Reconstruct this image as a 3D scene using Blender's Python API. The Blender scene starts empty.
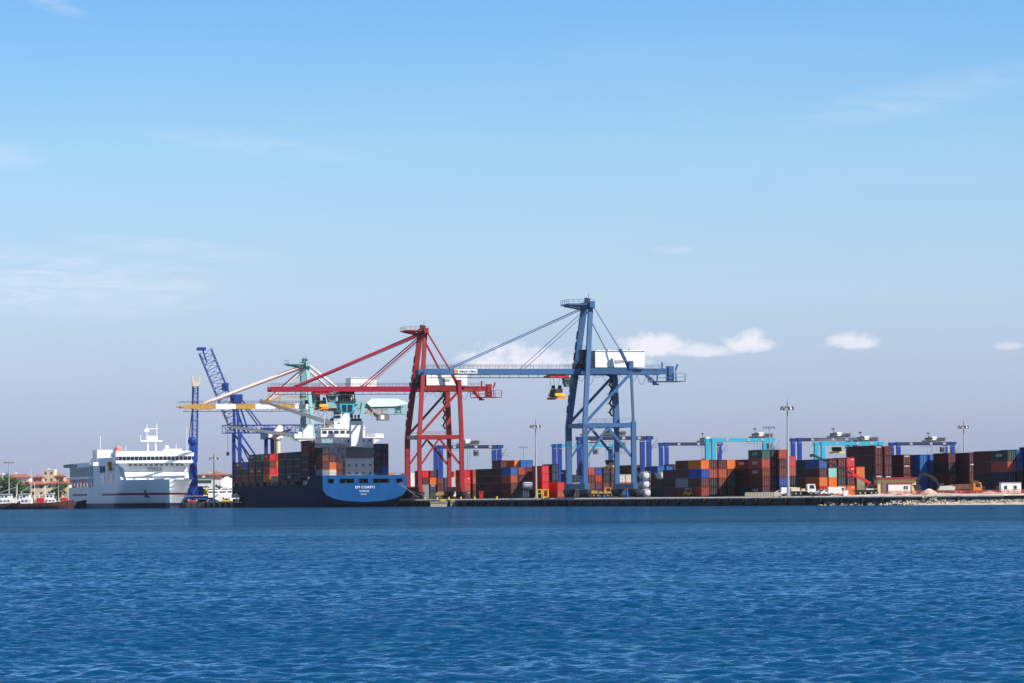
import bpy, math, random
from mathutils import Vector, Matrix
S = bpy.context.scene
C = S.collection
R = math.radians
# ---------------------------------------------------------------- camera
F = 4000.0; CX, CY = 512.0, 341.5; HOR = 498.0; H = 2.7; ROLL = R(0.5)
PITCH = math.atan((HOR - CY) / F)
cam_d = bpy.data.cameras.new('camera'); cam = bpy.data.objects.new('camera', cam_d); C.objects.link(cam)
cam_d.sensor_width = 36; cam_d.lens = F / 1024 * 36
cam_d.clip_start = 0.5; cam_d.clip_end = 80000
CAMROT = (Matrix.Rotation(math.pi / 2 + PITCH, 3, 'X') @ Matrix.Rotation(-ROLL, 3, 'Z'))
cam.location = (0, 0, H); cam.rotation_euler = CAMROT.to_euler()
S.camera = cam
# ---------------------------------------------------------------- light
SUN_AZ = R(66); SUN_EL = R(46)            # sun behind the camera, to its right
sdir = Vector((math.sin(SUN_AZ) * math.cos(SUN_EL), -math.cos(SUN_AZ) * math.cos(SUN_EL), math.sin(SUN_EL)))
sun_d = bpy.data.lights.new('sun', 'SUN'); sun = bpy.data.objects.new('sun', sun_d); C.objects.link(sun)
sun_d.energy = 4.9; sun_d.angle = R(0.5); sun_d.color = (1.0, 0.95, 0.86)
sun.rotation_euler = sdir.to_track_quat('Z', 'Y').to_euler(); sun.location = (0, 0, 300)
W = bpy.data.worlds.new('World'); S.world = W; W.use_nodes = True
wn = W.node_tree; wn.nodes.clear(); WL = wn.links.new
def wnode(t, **k):
    n = wn.nodes.new(t)
    for a, b in k.items(): setattr(n, a, b)
    return n
def wmath(op, a, b=None, c=None, clamp=False):
    n = wnode('ShaderNodeMath', operation=op, use_clamp=clamp)
    for i, v in enumerate((a, b, c)):
        if v is None: continue
        if isinstance(v, (int, float)): n.inputs[i].default_value = v
        else: WL(v, n.inputs[i])
    return n.outputs[0]
sky = wnode('ShaderNodeTexSky', sky_type='NISHITA')
sky.sun_disc = False; sky.sun_elevation = SUN_EL
sky.sun_rotation = math.pi - SUN_AZ if True else 0
sky.air_density = 1.0; sky.dust_density = 0.6; sky.ozone_density = 2.0
tc = wnode('ShaderNodeTexCoord'); sep = wnode('ShaderNodeSeparateXYZ'); WL(tc.outputs['Generated'], sep.inputs[0])
az = wmath('ARCTAN2', sep.outputs[0], sep.outputs[1]); el = wmath('ARCSINE', sep.outputs[2])
comb = wnode('ShaderNodeCombineXYZ'); WL(az, comb.inputs[0]); WL(el, comb.inputs[1])
def wnoise(scale, sx, sy, detail=5, rough=.55, dist=0):
    m = wnode('ShaderNodeMapping'); WL(comb.outputs[0], m.inputs[0]); m.inputs['Scale'].default_value = (sx, sy, 1)
    n = wnode('ShaderNodeTexNoise'); WL(m.outputs[0], n.inputs[0]); n.inputs['Scale'].default_value = scale
    n.inputs['Detail'].default_value = detail; n.inputs['Roughness'].default_value = rough; n.inputs['Distortion'].default_value = dist
    return n.outputs[0]
puff = wnoise(190, 1, 1.3, 8, .62)
clouds = None
for (px, py, wa, wu, wd, op) in [(515, 368, 68, 27, 7, .6), (655, 351, 42, 20, 8, .62), (748, 346, 31, 16, 8, .58), (600, 362, 60, 12, 6, .4), (700, 352, 42, 10, 6, .5),
                                 (853, 344, 29, 13, 7, .5), (1006, 347, 18, 5, 4, .3), (674, 250, 26, 5, 5, .12)]:
    ca = (px - CX) / F; ce = (HOR - .00873 * (px - 512) - py) / F
    dx = wmath('DIVIDE', wmath('SUBTRACT', az, ca), wa / F)
    dyr = wmath('SUBTRACT', el, ce)
    dy = wmath('ADD', wmath('DIVIDE', wmath('MAXIMUM', dyr, 0), wu / F), wmath('DIVIDE', wmath('MINIMUM', dyr, 0), wd / F))
    r = wmath('ADD', wmath('MULTIPLY', dx, dx), wmath('MULTIPLY', dy, dy))
    m = wmath('SUBTRACT', wmath('MULTIPLY_ADD', puff, 2.6, -.30), r)
    m = wmath('MULTIPLY', wmath('MULTIPLY', m, 1.15, clamp=True), op)
    clouds = m if clouds is None else wmath('MAXIMUM', clouds, m)
cir = wnoise(8, 1.0, 9, 6, .6, .4)
cir2 = wnoise(3.5, 1.0, 3.0, 2, .5)
cm = wmath('MULTIPLY', wmath('MULTIPLY', wmath('SUBTRACT', cir, .50), 3.2, clamp=True), wmath('MULTIPLY', wmath('SUBTRACT', cir2, .42), 5.0, clamp=True))
def band(px, py, wa, we, slope, op):
    ca = (px - CX) / F; ce = (HOR - .00873 * (px - 512) - py) / F
    da = wmath('SUBTRACT', az, ca)
    dx = wmath('DIVIDE', da, wa / F)
    dy = wmath('DIVIDE', wmath('SUBTRACT', wmath('SUBTRACT', el, ce), wmath('MULTIPLY', da, slope)), we / F)
    g = wmath('SUBTRACT', 1.0, wmath('ADD', wmath('MULTIPLY', dx, dx), wmath('MULTIPLY', dy, dy)), clamp=True)
    return wmath('MULTIPLY', wmath('MULTIPLY', g, wmath('MULTIPLY_ADD', wnoise(60, 1, 7, 5, .65, .6), 2.6, -.85, clamp=True)), op)
streak = wmath('MULTIPLY', cm, .10)
for b in [(60, 285, 190, 40, -.04, .32), (930, 98, 170, 22, .18, .17), (250, 146, 130, 12, -.12, .16), (180, 250, 130, 12, -.1, .2), (0, 160, 60, 18, 0, .2), (55, 8, 40, 10, -.3, .2)]:
    streak = wmath('MAXIMUM', streak, band(*b))
allc = wmath('MAXIMUM', clouds, streak, clamp=True)
mixc = wnode('ShaderNodeMix', data_type='RGBA'); WL(allc, mixc.inputs['Factor'])
SKYMUL = wnode('ShaderNodeMix', data_type='RGBA', blend_type='MULTIPLY'); SKYMUL.inputs['Factor'].default_value = 1
WL(sky.outputs[0], SKYMUL.inputs['A'])
tr = wnode('ShaderNodeValToRGB'); WL(wmath('MULTIPLY', el, 6.0), tr.inputs[0]); cr_ = tr.color_ramp
for i, (p, c) in enumerate([(0.0, (.61,.72,1.29)), (.075, (.65,.76,1.33)), (.15, (.70,.80,1.30)), (.30, (.81,.92,1.27)), (.52, (.74,.97,1.22)), (.72, (.54,.86,1.22)), (.85, (.48,.78,1.15)), (1.0, (.40,.56,.80))]):
    e_ = cr_.elements[i] if i < 2 else cr_.elements.new(p)
    e_.position = p; e_.color = (c[0]/1.3, c[1]/1.3, c[2]/1.3, 1)
WL(tr.outputs[0], SKYMUL.inputs['B'])
WL(SKYMUL.outputs['Result'], mixc.inputs['A']); mixc.inputs['B'].default_value = (6.6, 6.2, 6.6, 1)
bg = wnode('ShaderNodeBackground'); bg.inputs[1].default_value = 0.09
WL(mixc.outputs['Result'], bg.inputs[0]); wo = wnode('ShaderNodeOutputWorld'); WL(bg.outputs[0], wo.inputs[0])
S.view_settings.view_transform = 'Standard'; S.view_settings.look = 'None'; S.view_settings.exposure = 0.90; S.view_settings.gamma = 1
S.view_settings.use_curve_mapping = False
HAZE = 0.000014
S.cycles.volume_bounces = 0; S.cycles.max_bounces = 6
# ---------------------------------------------------------------- projection helpers
def proj(P):
    v = CAMROT.transposed() @ (Vector(P) - Vector((0, 0, H)))
    return CX + F * v.x / -v.z, CY - F * v.y / -v.z
def at(px, D, z):                       # world point at depth D and height z that stands above pixel column px
    X = (px - CX) / F * D
    for _ in range(4): X += (px - proj((X, D, z))[0]) * D / F
    return Vector((X, D, z))
def hor(px): return HOR - (px - 512) * math.tan(ROLL)
def zof(px, py, D):                     # height of the thing seen at pixel py when standing at depth D
    return H + (hor(px) - py) * D / F
A = R(15)
U = Vector((-math.sin(A), math.cos(A), 0)); V = Vector((math.cos(A), math.sin(A), 0))
# ---------------------------------------------------------------- mesh builder
class MB:
    def __init__(s): s.v = []; s.f = []; s.m = []; s.n = 0
    def add(s, vs, fs, m=0):
        o = len(s.v); s.v += [tuple(p) for p in vs]
        for f in fs: s.f.append(tuple(i + o for i in f)); s.m.append(m)
    def box(s, x0, x1, y0, y1, z0, z1, m=0):
        s.add([(x0,y0,z0),(x1,y0,z0),(x1,y1,z0),(x0,y1,z0),(x0,y0,z1),(x1,y0,z1),(x1,y1,z1),(x0,y1,z1)],
              [(0,3,2,1),(4,5,6,7),(0,1,5,4),(1,2,6,5),(2,3,7,6),(3,0,4,7)], m)
    def beam(s, p, q, w, h=None, m=0, up=(0,0,1), taper=1.0):
        p = Vector(p); q = Vector(q); h = h or w; d = (q - p)
        if d.length < 1e-6: return
        d.normalize(); up = Vector(up)
        if abs(d.dot(up)) > .99: up = Vector((1,0,0)) if abs(d.x) < .9 else Vector((0,1,0))
        a = d.cross(up).normalized() * w / 2; b = a.cross(d).normalized() * h / 2
        vs = [p-a-b, p+a-b, p+a+b, p-a+b] + [q-a*taper-b*taper, q+a*taper-b*taper, q+a*taper+b*taper, q-a*taper+b*taper]
        s.add(vs, [(0,3,2,1),(4,5,6,7),(0,1,5,4),(1,2,6,5),(2,3,7,6),(3,0,4,7)], m)
    def tube(s, p, q, r, r2=None, n=8, m=0, cap=True):
        p = Vector(p); q = Vector(q); r2 = r if r2 is None else r2; d = (q-p)
        if d.length < 1e-6: return
        d.normalize(); up = Vector((0,0,1)) if abs(d.z) < .9 else Vector((1,0,0))
        a = d.cross(up).normalized(); b = a.cross(d).normalized()
        vs = []
        for k in range(n):
            t = 2*math.pi*k/n; c = a*math.cos(t)+b*math.sin(t); vs.append(p+c*r); vs.append(q+c*r2)
        fs = [(2*k, (2*k+2)%(2*n), (2*k+3)%(2*n), 2*k+1) for k in range(n)]
        if cap: fs += [tuple(range(0,2*n,2))[::-1], tuple(range(1,2*n,2))]
        s.add(vs, fs, m)
    def prism(s, pts, z0, z1, m=0):      # ccw polygon in xy
        n = len(pts); s.add([(x,y,z0) for x,y in pts]+[(x,y,z1) for x,y in pts],
              [tuple(range(n))[::-1], tuple(range(n,2*n))]+[(k,(k+1)%n,(k+1)%n+n,k+n) for k in range(n)], m)
    def extr(s, pts, y0, y1, m=0):       # polygon in xz pushed along y
        n = len(pts); s.add([(x,y0,z) for x,z in pts]+[(x,y1,z) for x,z in pts],
              [tuple(range(n)), tuple(range(n,2*n))[::-1]]+[(k,k+n,(k+1)%n+n,(k+1)%n) for k in range(n)], m)
    def extx(s, pts, x0, x1, m=0):       # polygon in yz pushed along x
        n = len(pts); s.add([(x0,y,z) for y,z in pts]+[(x1,y,z) for y,z in pts],
              [tuple(range(n))[::-1], tuple(range(n,2*n))]+[(k,(k+1)%n,(k+1)%n+n,k+n) for k in range(n)], m)
    def ball(s, c, r, n=8, m=0, sq=(1,1,1), jit=0, rnd=None):
        vs = []; k = n//2
        for i in range(k+1):
            t = math.pi*i/k
            for j in range(n):
                a = 2*math.pi*j/n; rr = r*(1+(rnd.uniform(-jit,jit) if rnd else 0))
                vs.append((c[0]+rr*sq[0]*math.sin(t)*math.cos(a), c[1]+rr*sq[1]*math.sin(t)*math.sin(a), c[2]+rr*sq[2]*math.cos(t)))
        fs = [(i*n+j, (i+1)*n+j, (i+1)*n+(j+1)%n, i*n+(j+1)%n) for i in range(k) for j in range(n)]
        s.add(vs, fs, m)
    def rail(s, p, q, h=1.1, step=2.5, t=.07, m=0):
        p = Vector(p); q = Vector(q); n = max(1, int((q-p).length/step))
        for k in range(n+1):
            a = p.lerp(q, k/n); s.beam(a, a+Vector((0,0,h)), t, t, m)
        for hh in (h, h*.55): s.beam(p+Vector((0,0,hh)), q+Vector((0,0,hh)), t, t, m)
    def mesh(s, name, mats):
        me = bpy.data.meshes.new(name); me.from_pydata(s.v, [], s.f)
        for mt in (mats if isinstance(mats, (list, tuple)) else [mats]): me.materials.append(mt)
        me.polygons.foreach_set('material_index', s.m); me.update(); return me
    def build(s, name, mats, parent=None, label=None, smooth=False):
        me = s.mesh(name, mats)
        if smooth: me.polygons.foreach_set('use_smooth', [True]*len(me.polygons))
        o = bpy.data.objects.new(name, me); C.objects.link(o)
        if parent: o.parent = parent
        if label: o['label'] = label
        return o
def tag(o, label=None, cat=None, group=None, kind=None):
    if label: o['label'] = label
    if cat: o['category'] = cat
    if group: o['group'] = group
    if kind: o['kind'] = kind
    return o
def thing(name, label, cat, loc=(0,0,0), rz=0.0, group=None):
    o = bpy.data.objects.new(name, None); C.objects.link(o); o.empty_display_size = .5
    o.location = loc; o.rotation_euler = (0,0,rz)
    return tag(o, label, cat, group)
def copy_tree(o, parent=None):
    c = o.copy(); C.objects.link(c)
    if parent: c.parent = parent
    for ch in list(o.children): copy_tree(ch, c)
    return c
def text_mesh(mb, body, size, org, xd=(1,0,0), yd=(0,0,1), m=0, depth=.03, width=None):
    cu = bpy.data.curves.new('txt', 'FONT'); cu.body = body; cu.size = size; cu.extrude = depth/2; cu.resolution_u = 2
    ob = bpy.data.objects.new('txt', cu); C.objects.link(ob)
    dg = bpy.context.evaluated_depsgraph_get(); me = ob.evaluated_get(dg).to_mesh()
    xs = [v.co.x for v in me.vertices]; k = (width/(max(xs)-min(xs))) if width else 1; x0 = min(xs)
    xd = Vector(xd); yd = Vector(yd); nd = xd.cross(yd); org = Vector(org)
    vs = [org + xd*(v.co.x-x0)*k + yd*v.co.y + nd*v.co.z for v in me.vertices]
    mb.add(vs, [tuple(p.vertices) for p in me.polygons], m)
    ob.evaluated_get(dg).to_mesh_clear(); bpy.data.objects.remove(ob); bpy.data.curves.remove(cu)
# ---------------------------------------------------------------- materials
def mat(name, rgb, rough=.5, metal=0.0, wear=.25, wcol=(.10,.07,.05), wscale=.35, bump=0.0, vary=0.0, spec=.22, streak=True, wthr=.55):
    m = bpy.data.materials.new(name); m.use_nodes = True; nt = m.node_tree; L = nt.links.new
    b = nt.nodes['Principled BSDF']; b.inputs['Roughness'].default_value = rough; b.inputs['Metallic'].default_value = metal
    b.inputs['Specular IOR Level'].default_value = spec
    tc = nt.nodes.new('ShaderNodeTexCoord'); mp = nt.nodes.new('ShaderNodeMapping'); L(tc.outputs['Object'], mp.inputs[0])
    mp.inputs['Scale'].default_value = (1,1,.25) if streak else (1,1,1)
    if vary:
        oi = nt.nodes.new('ShaderNodeObjectInfo'); sc = nt.nodes.new('ShaderNodeMath'); sc.operation='MULTIPLY'; sc.inputs[1].default_value=97
        L(oi.outputs['Random'], sc.inputs[0]); cb = nt.nodes.new('ShaderNodeCombineXYZ')
        for i in range(3): L(sc.outputs[0], cb.inputs[i])
        L(cb.outputs[0], mp.inputs['Location'])
    n = nt.nodes.new('ShaderNodeTexNoise'); L(mp.outputs[0], n.inputs[0]); n.inputs['Scale'].default_value = wscale; n.inputs['Detail'].default_value = 7; n.inputs['Roughness'].default_value=.65
    cr = nt.nodes.new('ShaderNodeValToRGB'); L(n.outputs[0], cr.inputs[0])
    cr.color_ramp.elements[0].position = wthr-.12; cr.color_ramp.elements[0].color=(0,0,0,1); cr.color_ramp.elements[1].position=wthr+.18; cr.color_ramp.elements[1].color=(1,1,1,1)
    ml = nt.nodes.new('ShaderNodeMath'); ml.operation='MULTIPLY'; L(cr.outputs[0], ml.inputs[0]); ml.inputs[1].default_value = wear
    mx = nt.nodes.new('ShaderNodeMix'); mx.data_type='RGBA'; L(ml.outputs[0], mx.inputs['Factor']); mx.inputs['A'].default_value=(*rgb,1); mx.inputs['B'].default_value=(*wcol,1)
    out = mx.outputs['Result']
    if vary:
        hs = nt.nodes.new('ShaderNodeHueSaturation'); mr = nt.nodes.new('ShaderNodeMapRange'); L(oi.outputs['Random'], mr.inputs[0])
        mr.inputs[3].default_value = 1-vary; mr.inputs[4].default_value = 1+vary; L(mr.outputs[0], hs.inputs['Value']); L(out, hs.inputs['Color'])
        mr2 = nt.nodes.new('ShaderNodeMapRange'); m3 = nt.nodes.new('ShaderNodeMath'); m3.operation='FRACT'; L(sc.outputs[0], m3.inputs[0]); L(m3.outputs[0], mr2.inputs[0])
        mr2.inputs[3].default_value=.95; mr2.inputs[4].default_value=1.08; L(mr2.outputs[0], hs.inputs['Saturation']); out = hs.outputs[0]
    L(out, b.inputs['Base Color'])
    if bump:
        bp = nt.nodes.new('ShaderNodeBump'); bp.inputs['Strength'].default_value=.6; bp.inputs['Distance'].default_value=bump; L(n.outputs[0], bp.inputs['Height']); L(bp.outputs[0], b.inputs['Normal'])
    return m
M = {}
M['dark'] = mat('dark_steel', (.025,.027,.032), .6, wear=.3)
M['black'] = mat('black_rubber', (.012,.012,.013), .8)
M['grey'] = mat('grey_paint', (.15,.165,.18), .5)
M['lgrey'] = mat('galvanised_steel', (.38,.40,.42), .45, .3)
M['white'] = mat('white_paint', (.80,.79,.76), .4, wear=.18, wcol=(.45,.36,.28))
M['glass'] = mat('dark_glass', (.015,.025,.035), .08, wear=0, spec=.8)
M['blue'] = mat('light_blue_crane_paint', (.044,.115,.25), .42, wear=.4, wcol=(.08,.10,.14), wscale=.5)
M['red'] = mat('red_crane_paint', (.28,.022,.026), .42, wear=.45, wcol=(.16,.03,.02), wscale=.5)
M['redboom'] = mat('crimson_boom_paint', (.29,.010,.034), .42, wear=.3, wcol=(.2,.02,.03), wscale=.5)
M['teal'] = mat('pale_teal_crane_paint', (.24,.46,.45), .45, wear=.4, wcol=(.10,.15,.15), wscale=.5)
M['dteal'] = mat('dull_teal_paint', (.07,.16,.17), .5, wear=.3)
M['navy'] = mat('royal_blue_crane_paint', (.012,.045,.25), .42, wear=.35, wcol=(.03,.04,.08), wscale=.5)
M['navyg'] = mat('dark_navy_girder_paint', (.02,.03,.09), .5, wear=.4, wcol=(.06,.03,.04))
M['cyan'] = mat('cyan_crane_paint', (.025,.34,.48), .42, wear=.2, wcol=(.05,.2,.25))
M['ochre'] = mat('ochre_paint', (.48,.27,.07), .5, wear=.5, wcol=(.25,.10,.04), wscale=1)
M['pink'] = mat('faded_pink_paint', (.72,.50,.44), .5, wear=.35, wcol=(.8,.75,.7), wscale=.25, streak=False)
M['yellow'] = mat('yellow_paint', (.75,.50,.03), .5, wear=.2)
M['orange'] = mat('orange_paint', (.75,.22,.03), .5, wear=.2)
M['beige'] = mat('beige_mast_paint', (.55,.47,.33), .5, wear=.3, wcol=(.3,.2,.12))
M['concrete'] = mat('concrete', (.36,.34,.31), .85, wear=.5, wcol=(.16,.14,.12), wscale=.4, bump=.04)
M['darkwall'] = mat('stained_quay_concrete', (.055,.05,.048), .8, wear=.55, wcol=(.02,.02,.02), wscale=.5, bump=.05)  # near-black base colour with darker random stains
M['asphalt'] = mat('yard_asphalt', (.075,.073,.07), .9, wear=.5, wcol=(.13,.12,.11), wscale=.08, streak=False)
M['sand'] = mat('sandy_fill', (.46,.38,.30), .95, wear=.5, wcol=(.28,.22,.17), wscale=.5, bump=.1, streak=False)
M['rock'] = mat('pale_rock', (.42,.36,.28), .9, wear=.5, wcol=(.22,.19,.16), wscale=.8, bump=.1, streak=False)
M['bark'] = mat('bark', (.10,.07,.05), .9)
M['leaf'] = mat('dark_green_foliage', (.030,.065,.022), .7, wear=.8, wcol=(.06,.10,.03), wscale=.7, streak=False, wthr=.5)
M['redpaint'] = mat('bright_red_paint', (.6,.03,.03), .45)
M['tile'] = mat('terracotta_roof', (.26,.09,.06), .8, wear=.4, wcol=(.25,.08,.06), wscale=.3)
M['cream'] = mat('cream_render', (.62,.50,.34), .85, wear=.25, wcol=(.45,.36,.26), wscale=.3)
M['pinkwall'] = mat('pink_render', (.52,.30,.24), .85, wear=.3)
M['whitewall'] = mat('white_render', (.72,.70,.66), .85, wear=.2, wcol=(.5,.46,.42))
M['window'] = mat('window_pane', (.05,.065,.08), .15, wear=0)
# ================================================================ SETTING
# water: one sheet to the horizon
def water_mat():
    m = bpy.data.materials.new('harbour_water'); m.use_nodes = True; nt = m.node_tree; L = nt.links.new
    nt.nodes.clear(); out = nt.nodes.new('ShaderNodeOutputMaterial'); df = nt.nodes.new('ShaderNodeBsdfDiffuse'); gl = nt.nodes.new('ShaderNodeBsdfGlossy'); mxs = nt.nodes.new('ShaderNodeMixShader')
    df.inputs[0].default_value = (.0013,.037,.092,1); gl.inputs['Roughness'].default_value = .09; gl.inputs[0].default_value = (.56,.81,1.0,1)
    tc = nt.nodes.new('ShaderNodeTexCoord')
    def noise(scale, sx, sy, det, rough, dist=0, rot=0):
        mp = nt.nodes.new('ShaderNodeMapping'); L(tc.outputs['Object'], mp.inputs[0]); mp.inputs['Scale'].default_value=(sx,sy,1); mp.inputs['Rotation'].default_value=(0,0,rot)
        n = nt.nodes.new('ShaderNodeTexNoise'); L(mp.outputs[0], n.inputs[0]); n.inputs['Scale'].default_value=scale; n.inputs['Detail'].default_value=det
        n.inputs['Roughness'].default_value=rough; n.inputs['Distortion'].default_value=dist; return n.outputs[0]
    def mth(op,a,b_):
        n = nt.nodes.new('ShaderNodeMath'); n.operation=op
        for i,v in enumerate((a,b_)):
            if isinstance(v,(int,float)): n.inputs[i].default_value=v
            else: L(v,n.inputs[i])
        return n.outputs[0]
    h = mth('MULTIPLY', noise(.9,1.5,.8,5,.62,.3,.2), 1.0)
    h = mth('ADD', h, mth('MULTIPLY', noise(.2,.9,1.1,4,.6,.2,-.15), 2.6))
    h = mth('ADD', h, mth('MULTIPLY', noise(3.2,1.2,.8,3,.6,.2,.1), .16))
    # gusts: large patches of rougher and smoother water
    g = noise(.012,.35,1.4,4,.6,.4,.05)
    mr = nt.nodes.new('ShaderNodeMapRange'); L(g, mr.inputs[0]); mr.inputs[1].default_value=.35; mr.inputs[2].default_value=.65; mr.inputs[3].default_value=.55; mr.inputs[4].default_value=1.15
    h = mth('MULTIPLY', h, mr.outputs[0])
    sx = nt.nodes.new('ShaderNodeSeparateXYZ'); L(tc.outputs['Object'], sx.inputs[0]); mb2 = nt.nodes.new('ShaderNodeMapRange'); L(sx.outputs[1], mb2.inputs[0])
    mb2.inputs[1].default_value=150; mb2.inputs[2].default_value=430; mb2.inputs[3].default_value=.12; mb2.inputs[4].default_value=1.1
    h = mth('MULTIPLY', h, mb2.outputs[0])
    bp = nt.nodes.new('ShaderNodeBump'); bp.inputs['Strength'].default_value=1; bp.inputs['Distance'].default_value=1.0
    L(h, bp.inputs['Height']); 
    fr = nt.nodes.new('ShaderNodeFresnel'); fr.inputs['IOR'].default_value = 1.33; L(bp.outputs[0], fr.inputs['Normal']); L(bp.outputs[0], gl.inputs['Normal'])
    L(bp.outputs[0], df.inputs['Normal'])
    g2 = noise(.04,.3,1.8,7,.72,.5,-.03); m2 = nt.nodes.new('ShaderNodeMapRange'); L(g2, m2.inputs[0]); m2.inputs[1].default_value=.36; m2.inputs[2].default_value=.64; m2.inputs[3].default_value=.48; m2.inputs[4].default_value=1.1
    fm = mth('MULTIPLY', fr.outputs[0], m2.outputs[0]); L(fm, mxs.inputs[0]); L(df.outputs[0], mxs.inputs[1]); L(gl.outputs[0], mxs.inputs[2]); L(mxs.outputs[0], out.inputs[0])
    return m
import numpy as np
def water_sheet():
    rs = np.random.RandomState(7); ys = [46.0]
    while ys[-1] < 420: ys.append(ys[-1] + .078*max(1, ys[-1]/90)**1.15)
    ys = np.array(ys); N = 800; u = np.linspace(-1, 1, N); HWd = lambda y: 11 + .2*y
    Y = np.repeat(ys[:,None], N, 1); X = u[None,:]*HWd(ys)[:,None]; Z = np.zeros_like(X); dY = np.gradient(ys)[:,None]
    for i in range(80):
        lam = .17*(1.7/.17)**((i+rs.rand())/80); k = 2*np.pi/lam; th = rs.normal(0, .8)+.12
        a = WAVE*np.sqrt(2/80)/k*(1.15 if lam < 1.0 else .8)
        att = np.clip((lam/dY-1.9)/2.0, 0, 1)
        Z += a*att*np.cos(k*(X*np.sin(th)+Y*np.cos(th))+rs.rand()*6.283)
    gust = .86+.14*np.sin(X*.05+Y*.021+1.5*np.sin(Y*.013))*np.sin(Y*.06+X*.017)
    edge_f = np.clip((1-np.abs(u[None,:]))/.03, 0, 1)*np.clip((ys[:,None]-46)/3, 0, 1)*np.clip((420-ys[:,None])/40, 0, 1)
    Z = Z*gust*edge_f
    n = len(ys); V_ = np.stack([X,Y,Z],-1).reshape(-1,3).astype(np.float32)
    ymax = float(ys[-1]); y0 = 46.0; a0 = float(HWd(y0)); a1 = float(HWd(ymax))
    ext = np.array([(-35000,-300,0),(35000,-300,0),(35000,45000,0),(-35000,45000,0)], np.float32)
    idx = np.arange(n*N).reshape(n, N); q = np.stack([idx[:-1,:-1], idx[:-1,1:], idx[1:,1:], idx[1:,:-1]], -1).reshape(-1,4)
    b0 = n*N; c00, c01, c10, c11 = idx[0,0], idx[0,-1], idx[-1,0], idx[-1,-1]
    outer = np.array([(b0,b0+1,c01,c00),(b0+1,b0+2,c11,c01),(b0+2,b0+3,c10,c11),(b0+3,b0,c00,c10)])
    q = np.concatenate([q, outer]); V_ = np.concatenate([V_, ext])
    me = bpy.data.meshes.new('water'); me.vertices.add(len(V_)); me.vertices.foreach_set('co', V_.ravel())
    me.loops.add(q.size); me.loops.foreach_set('vertex_index', q.ravel().astype(np.int32))
    me.polygons.add(len(q)); me.polygons.foreach_set('loop_start', np.arange(0, q.size, 4, dtype=np.int32)); me.polygons.foreach_set('loop_total', np.full(len(q), 4, np.int32))
    me.polygons.foreach_set('use_smooth', [True]*(len(q)-4)+[False]*4); me.materials.append(water_mat()); me.update(calc_edges=True); me.validate()
    o = bpy.data.objects.new('water', me); C.objects.link(o); return tag(o, kind='structure')
WAVE = .25
water_sheet()
# right-hand terminal ground
edge = [(-75,1560),(-37,1407),(19,1196),(40,1148),(64,1096),(90,1046),(122,996),(230,850)]
ZQ = 2.45
g = MB(); g.prism([(x,y) for x,y in reversed(edge)][::-1] and [(230,850),(900,1000),(900,2600),(-370,2600),(-75,1560)] + edge[1:-1][::1][:] , -6, ZQ-.25, 0) if False else None
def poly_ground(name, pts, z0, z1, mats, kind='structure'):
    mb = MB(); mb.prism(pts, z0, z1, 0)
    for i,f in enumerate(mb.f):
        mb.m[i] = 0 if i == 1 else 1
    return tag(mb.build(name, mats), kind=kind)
quay_pts = list(reversed(edge))[::-1]              # left-far to right-near
ground_pts = list(edge) + [(900,950),(900,2900),(-330,2900)]
poly_ground('quay', ground_pts, -6, ZQ-.2, [M['asphalt'], M['darkwall']])
# coping strip along the quay edge (real kerb)
cp = MB()
def offs(p, d): 
    return p
for (a,b) in zip(edge[:-2], edge[1:-1]):
    a3 = Vector((*a, ZQ)); b3 = Vector((*b, ZQ)); d = (b3-a3).normalized(); n = Vector((-d.y, d.x, 0))   # n points inland
    for k in range(int((b3-a3).length/6)+1):
        L_ = (b3-a3).length; s0 = k*6; s1 = min(s0+5.96, L_)
        if s1-s0 < .3: continue
        p = a3+d*s0; q = a3+d*s1
        dz = Vector((0,0,1)); o_ = [-n*.05-dz*.5, -n*.05-dz*.22, n*.28+dz*.06, n*1.2+dz*.06, n*1.2-dz*.5]
        cp.add([p+x for x in o_]+[q+x for x in o_], [(0,1,2,3,4),(9,8,7,6,5)]+[(i,(i+1)%5,(i+1)%5+5,i+5) for i in range(5)])
tag(cp.build('quay_kerb', mat('pale_coping_stone', (.66,.58,.48), .85, wear=.45, wcol=(.25,.20,.17), wscale=.3, bump=.03)), kind='structure')
# raised yard pavement
poly_ground('yard_pavement', [(x+14+ (8 if i>3 else 0), y+ (6 if i<4 else 10)) for i,(x,y) in enumerate(edge)] + [(880,990),(880,2890),(-300,2890)], ZQ-.19, 2.75, [M['asphalt'], M['concrete']])
# sandy building ground at the right
sd = MB(); rnd = random.Random(4)
pts = []
NX, NY = 70, 10
p0 = Vector((82,1066,0)); p1 = Vector((200,895,0)); dd = (p1-p0); nn = Vector((-dd.y, dd.x, 0)).normalized()
for i in range(NX+1):
    for j in range(NY+1):
        b = p0 + dd*i/NX + nn*(j*2.2-1.2)
        z = ZQ + .1 + .35*math.sin(i*.7)*math.sin(j*.9+i*.2) + rnd.uniform(-.15,.25)
        if j == 0: z = -.4 - .0*i
        if j == 1: z = ZQ-.3+rnd.uniform(-.3,.2)
        if j == NY: z = 2.6
        pts.append((b.x+rnd.uniform(-.3,.3), b.y+rnd.uniform(-.3,.3), z))
sd.add(pts, [(i*(NY+1)+j, (i+1)*(NY+1)+j, (i+1)*(NY+1)+j+1, i*(NY+1)+j+1) for i in range(NX) for j in range(NY)])
tag(sd.build('building_ground', M['sand']), kind='structure')
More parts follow.
